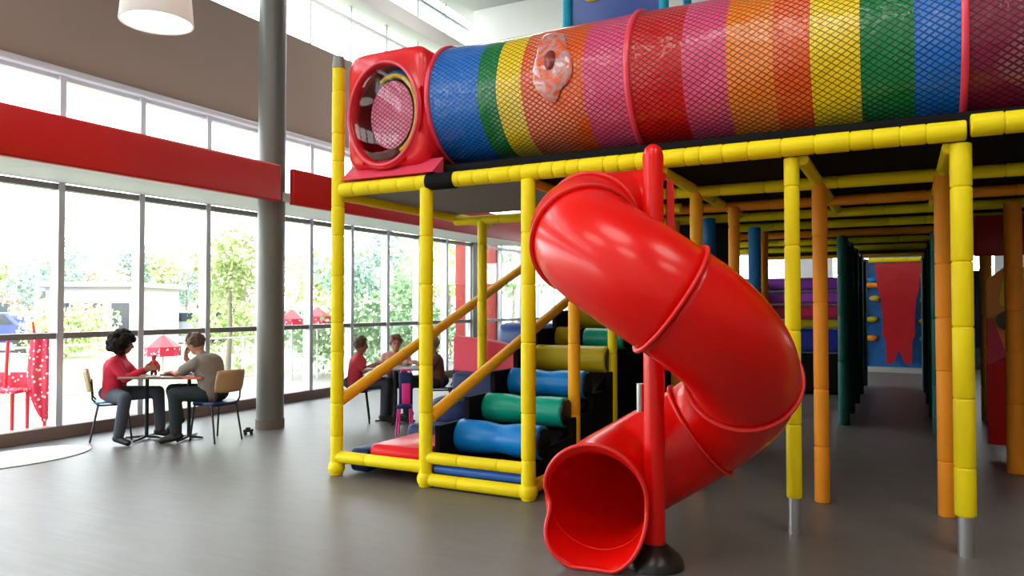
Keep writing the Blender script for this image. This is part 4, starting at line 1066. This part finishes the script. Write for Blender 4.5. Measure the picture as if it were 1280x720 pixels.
for i, (px, d, lb) in enumerate([(105, 24, 'round yellow green bush by the road, right of the first mullion'), (85, 23, 'low bush by the road just right of the first mullion'), (290, 19, 'bush below the bright young tree'),
                                 (400, 18, 'dark bush behind the red canopies'), (455, 17, 'bush behind the far table'), (500, 19.5, 'bush behind the booster chair'), (545, 21.5, 'bush beside the brick pillar')]):
    p = dirp(px, d); tree(p.x, p.y, 1.7, 1.3, LEAF[1 if i < 3 else 0], lb, 70+i, 'bush', False, 1200, 0.1)
# lamp mast, building, cars, fence
p = dirp(46, 27); t = thing('street_lamp', 'thin street lamp mast outside the leftmost window', 'lamp post', (p.x, p.y, -0.05))
obj('mast', G().tube([(0, 0, 0), (0, 0, 4.6)], [0.09, 0.05], 10), STEEL, t); obj('arm', G().tube([(0, 0, 4.55), (0.7, 0.3, 4.75)], 0.035, 8), STEEL, t); obj('lamp_head', G().box((0.8, 0.35, 4.75), (0.4, 0.18, 0.08), 0.03), ALUD, t)
def house(px, d, w_, h, label):
    p = dirp(px, d); t = thing('roadside_building', label, 'building', (p.x, p.y, -0.05), TH)
    obj('wall', G().box((0, 0, h/2), (w_, 4, h)), BUILD, t)
    obj('roof', G().box((0, 0, h+0.1), (w_+0.5, 4.5, 0.2), 0.03), ALUD, t)
    for k in range(3): obj('window', G().box((-w_/2+w_*(k+0.6)/3.2+0.2, -2.02, h*0.5), (w_*0.2, 0.06, h*0.5)), CARW, t)
house(146, 30, 3.2, 2.3, 'small pale kiosk with dark windows across the road, second window'); house(208, 52, 13, 2.3, 'long low pale building across the road, between the seated people')
house(20, 44, 8, 2.6, 'pale low building across the road at the far left edge')
def car(px, d, m_, label, rz=0.0):
    p = dirp(px, d); t = thing('car', label, 'car', (p.x, p.y, -0.07), TH+rz, 'cars parked outside')
    g = G(); pr = [(-2.1, .35), (-2.1, .85), (-1.5, .95), (-.9, 1.4), (.7, 1.42), (1.2, .98), (2.05, .82), (2.1, .35)]
    g.prism([(x, -0.85, z) for x, z in pr], (0, 1.7, 0)); o = obj('car_body', g, m_, t); b = o.modifiers.new('b', 'BEVEL'); b.width = 0.08; b.segments = 2
    obj('side_window', G().prism([(-1.3, -0.87, .98), (-.85, -0.87, 1.32), (.65, -0.87, 1.34), (1.0, -0.87, .98)], (0, 0.04, 0)), CARW, t)
    for x in (-1.3, 1.3):
        for y in (-0.86, 0.66): obj('wheel', G().tube([(x, y, .32), (x, y+0.2, .32)], 0.32, 20), BLACKR, t)
car(2, 27, CARB, 'deep blue car parked at the far left edge of the view'); car(262-30, 33, CARG, 'grey car parked across the road left of the bright young tree'); car(70, 40, CARG, 'grey car half behind the first mullion')
fn = thing('rail_fence', 'low red and white railing along the far side of the patio', 'fence', (-13.3, 6, -0.06))
for k in range(22):
    obj('post', G().tube([(0, -8+k*1.1, 0), (0, -8+k*1.1, 0.95)], 0.03, 8), REDP if k % 3 == 0 else WHITEP, fn)
for z in (0.92,): obj('rail', G().tube([(0, -8, z), (0, 15.2, z)], 0.018, 8), WHITEP, fn)
# red folded umbrella / hanging patio ornaments
LACE = bpy.data.materials.new('red_lattice_fabric'); LACE.use_nodes = True
nt = LACE.node_tree; b = nt.nodes['Principled BSDF']; tcn = nt.nodes.new('ShaderNodeTexCoord'); vo = nt.nodes.new('ShaderNodeTexVoronoi'); vo.inputs['Scale'].default_value = 16
nt.links.new(tcn.outputs['Object'], vo.inputs['Vector']); rp_ = nt.nodes.new('ShaderNodeValToRGB'); rp_.color_ramp.interpolation = 'CONSTANT'
rp_.color_ramp.elements[0].color = (0.85, 0.75, 0.72, 1); rp_.color_ramp.elements[1].position = 0.28; rp_.color_ramp.elements[1].color = (0.70, 0.03, 0.07, 1)
nt.links.new(vo.outputs['Distance'], rp_.inputs[0]); nt.links.new(rp_.outputs[0], b.inputs['Base Color']); b.inputs['Roughness'].default_value = 0.7
p = dirp(93, 9.6); um = thing('folded_parasol', 'red folded patio parasol with white spots outside the first low window', 'parasol', (p.x-0.6, p.y, -0.06), TH)
g = G(); vs = []; n = 40; prof = [(1.25, .14), (1.0, .155), (.75, .17), (.5, .15), (.3, .09), (.12, .02)]
for z, r in prof:
    for j in range(n): a = 2*PI*j/n; q = r*(1+0.22*math.cos(7*a)); vs.append((q*math.cos(a), q*math.sin(a), z))
fs = [(i*n+j, i*n+(j+1) % n, (i+1)*n+(j+1) % n, (i+1)*n+j) for i in range(len(prof)-1) for j in range(n)]
obj('canopy', g.add(vs, fs, True), LACE, um)
obj('pole', G().tube([(0, 0, 0), (0, 0, 1.3)], 0.02, 8), REDP, um)
for q in (-1, 1): obj('rib', G().chain([(q*0.13, 0, 1.1), (q*0.17, 0, 1.42)], [0.03, 0.012], 8), REDP, um)
p = dirp(22, 9.4); pb = thing('patio_bench', 'red lattice patio bench outside at the far left edge', 'bench', (p.x-0.6, p.y, -0.06), TH)
obj('seat', G().box((0, 0, .55), (0.95, .4, .05), 0.02), LACE, pb); obj('backrest', G().box((0, .2, .66), (0.95, .05, .22), 0.02), LACE, pb)
for x in (-.4, .4): 
    for y in (-.15, .15): obj('leg', G().chain([(x, y, .53), (x, y, .02)], [.025, .02], 8), REDP, pb)
obj('pole', G().tube([(0.14, 0.1, 0.5), (0.17, 0.1, 1.25)], 0.022, 8), REDP, pb)
def parasol(px, d, label, z=1.9, r=0.5):
    p = dirp(px, d); t = thing('patio_parasol', label, 'parasol', (p.x, p.y, -0.06), 0, 'open red parasols on the patio')
    obj('canopy', G().tube([(0, 0, z-0.22), (0, 0, z-0.2), (0, 0, z)], [r, r, 0.03], 8, smooth=False), REDP, t)
    obj('valance', G().tube([(0, 0, z-0.36), (0, 0, z-0.22)], r, 8, caps=False, smooth=False), LACE, t)
    obj('pole', G().tube([(0, 0, 0), (0, 0, z+0.06)], 0.022, 8), WHITEP, t)
parasol(204, 13.2, 'small open red parasol seen over the table between the people', 1.12, 0.30)
parasol(365, 16.5, 'open red parasol on the patio just right of the column', 1.55, 0.30); parasol(397, 17, 'open red parasol on the patio left of the corner post', 1.60, 0.32)
for k, (px, d, lb) in enumerate([(580, 17.8, 'red brick pillar outside, left of the back yellow post'), (617, 19.0, 'red brick pillar outside, right of the back yellow post')]):
    p = dirp(px, d); solid('brick_pillar', G().bx(p.x-0.15, p.x+0.15, p.y-0.15, p.y+0.15, -0.06, 3.6, 0.01), BRICK, lb, 'pillar')

# ------------------------------------------------------------------ colour management
S.view_settings.view_transform = 'Standard'; S.view_settings.look = 'None'; S.view_settings.gamma = 1.0
S.view_settings.use_curve_mapping = False; S.view_settings.exposure = 0.5
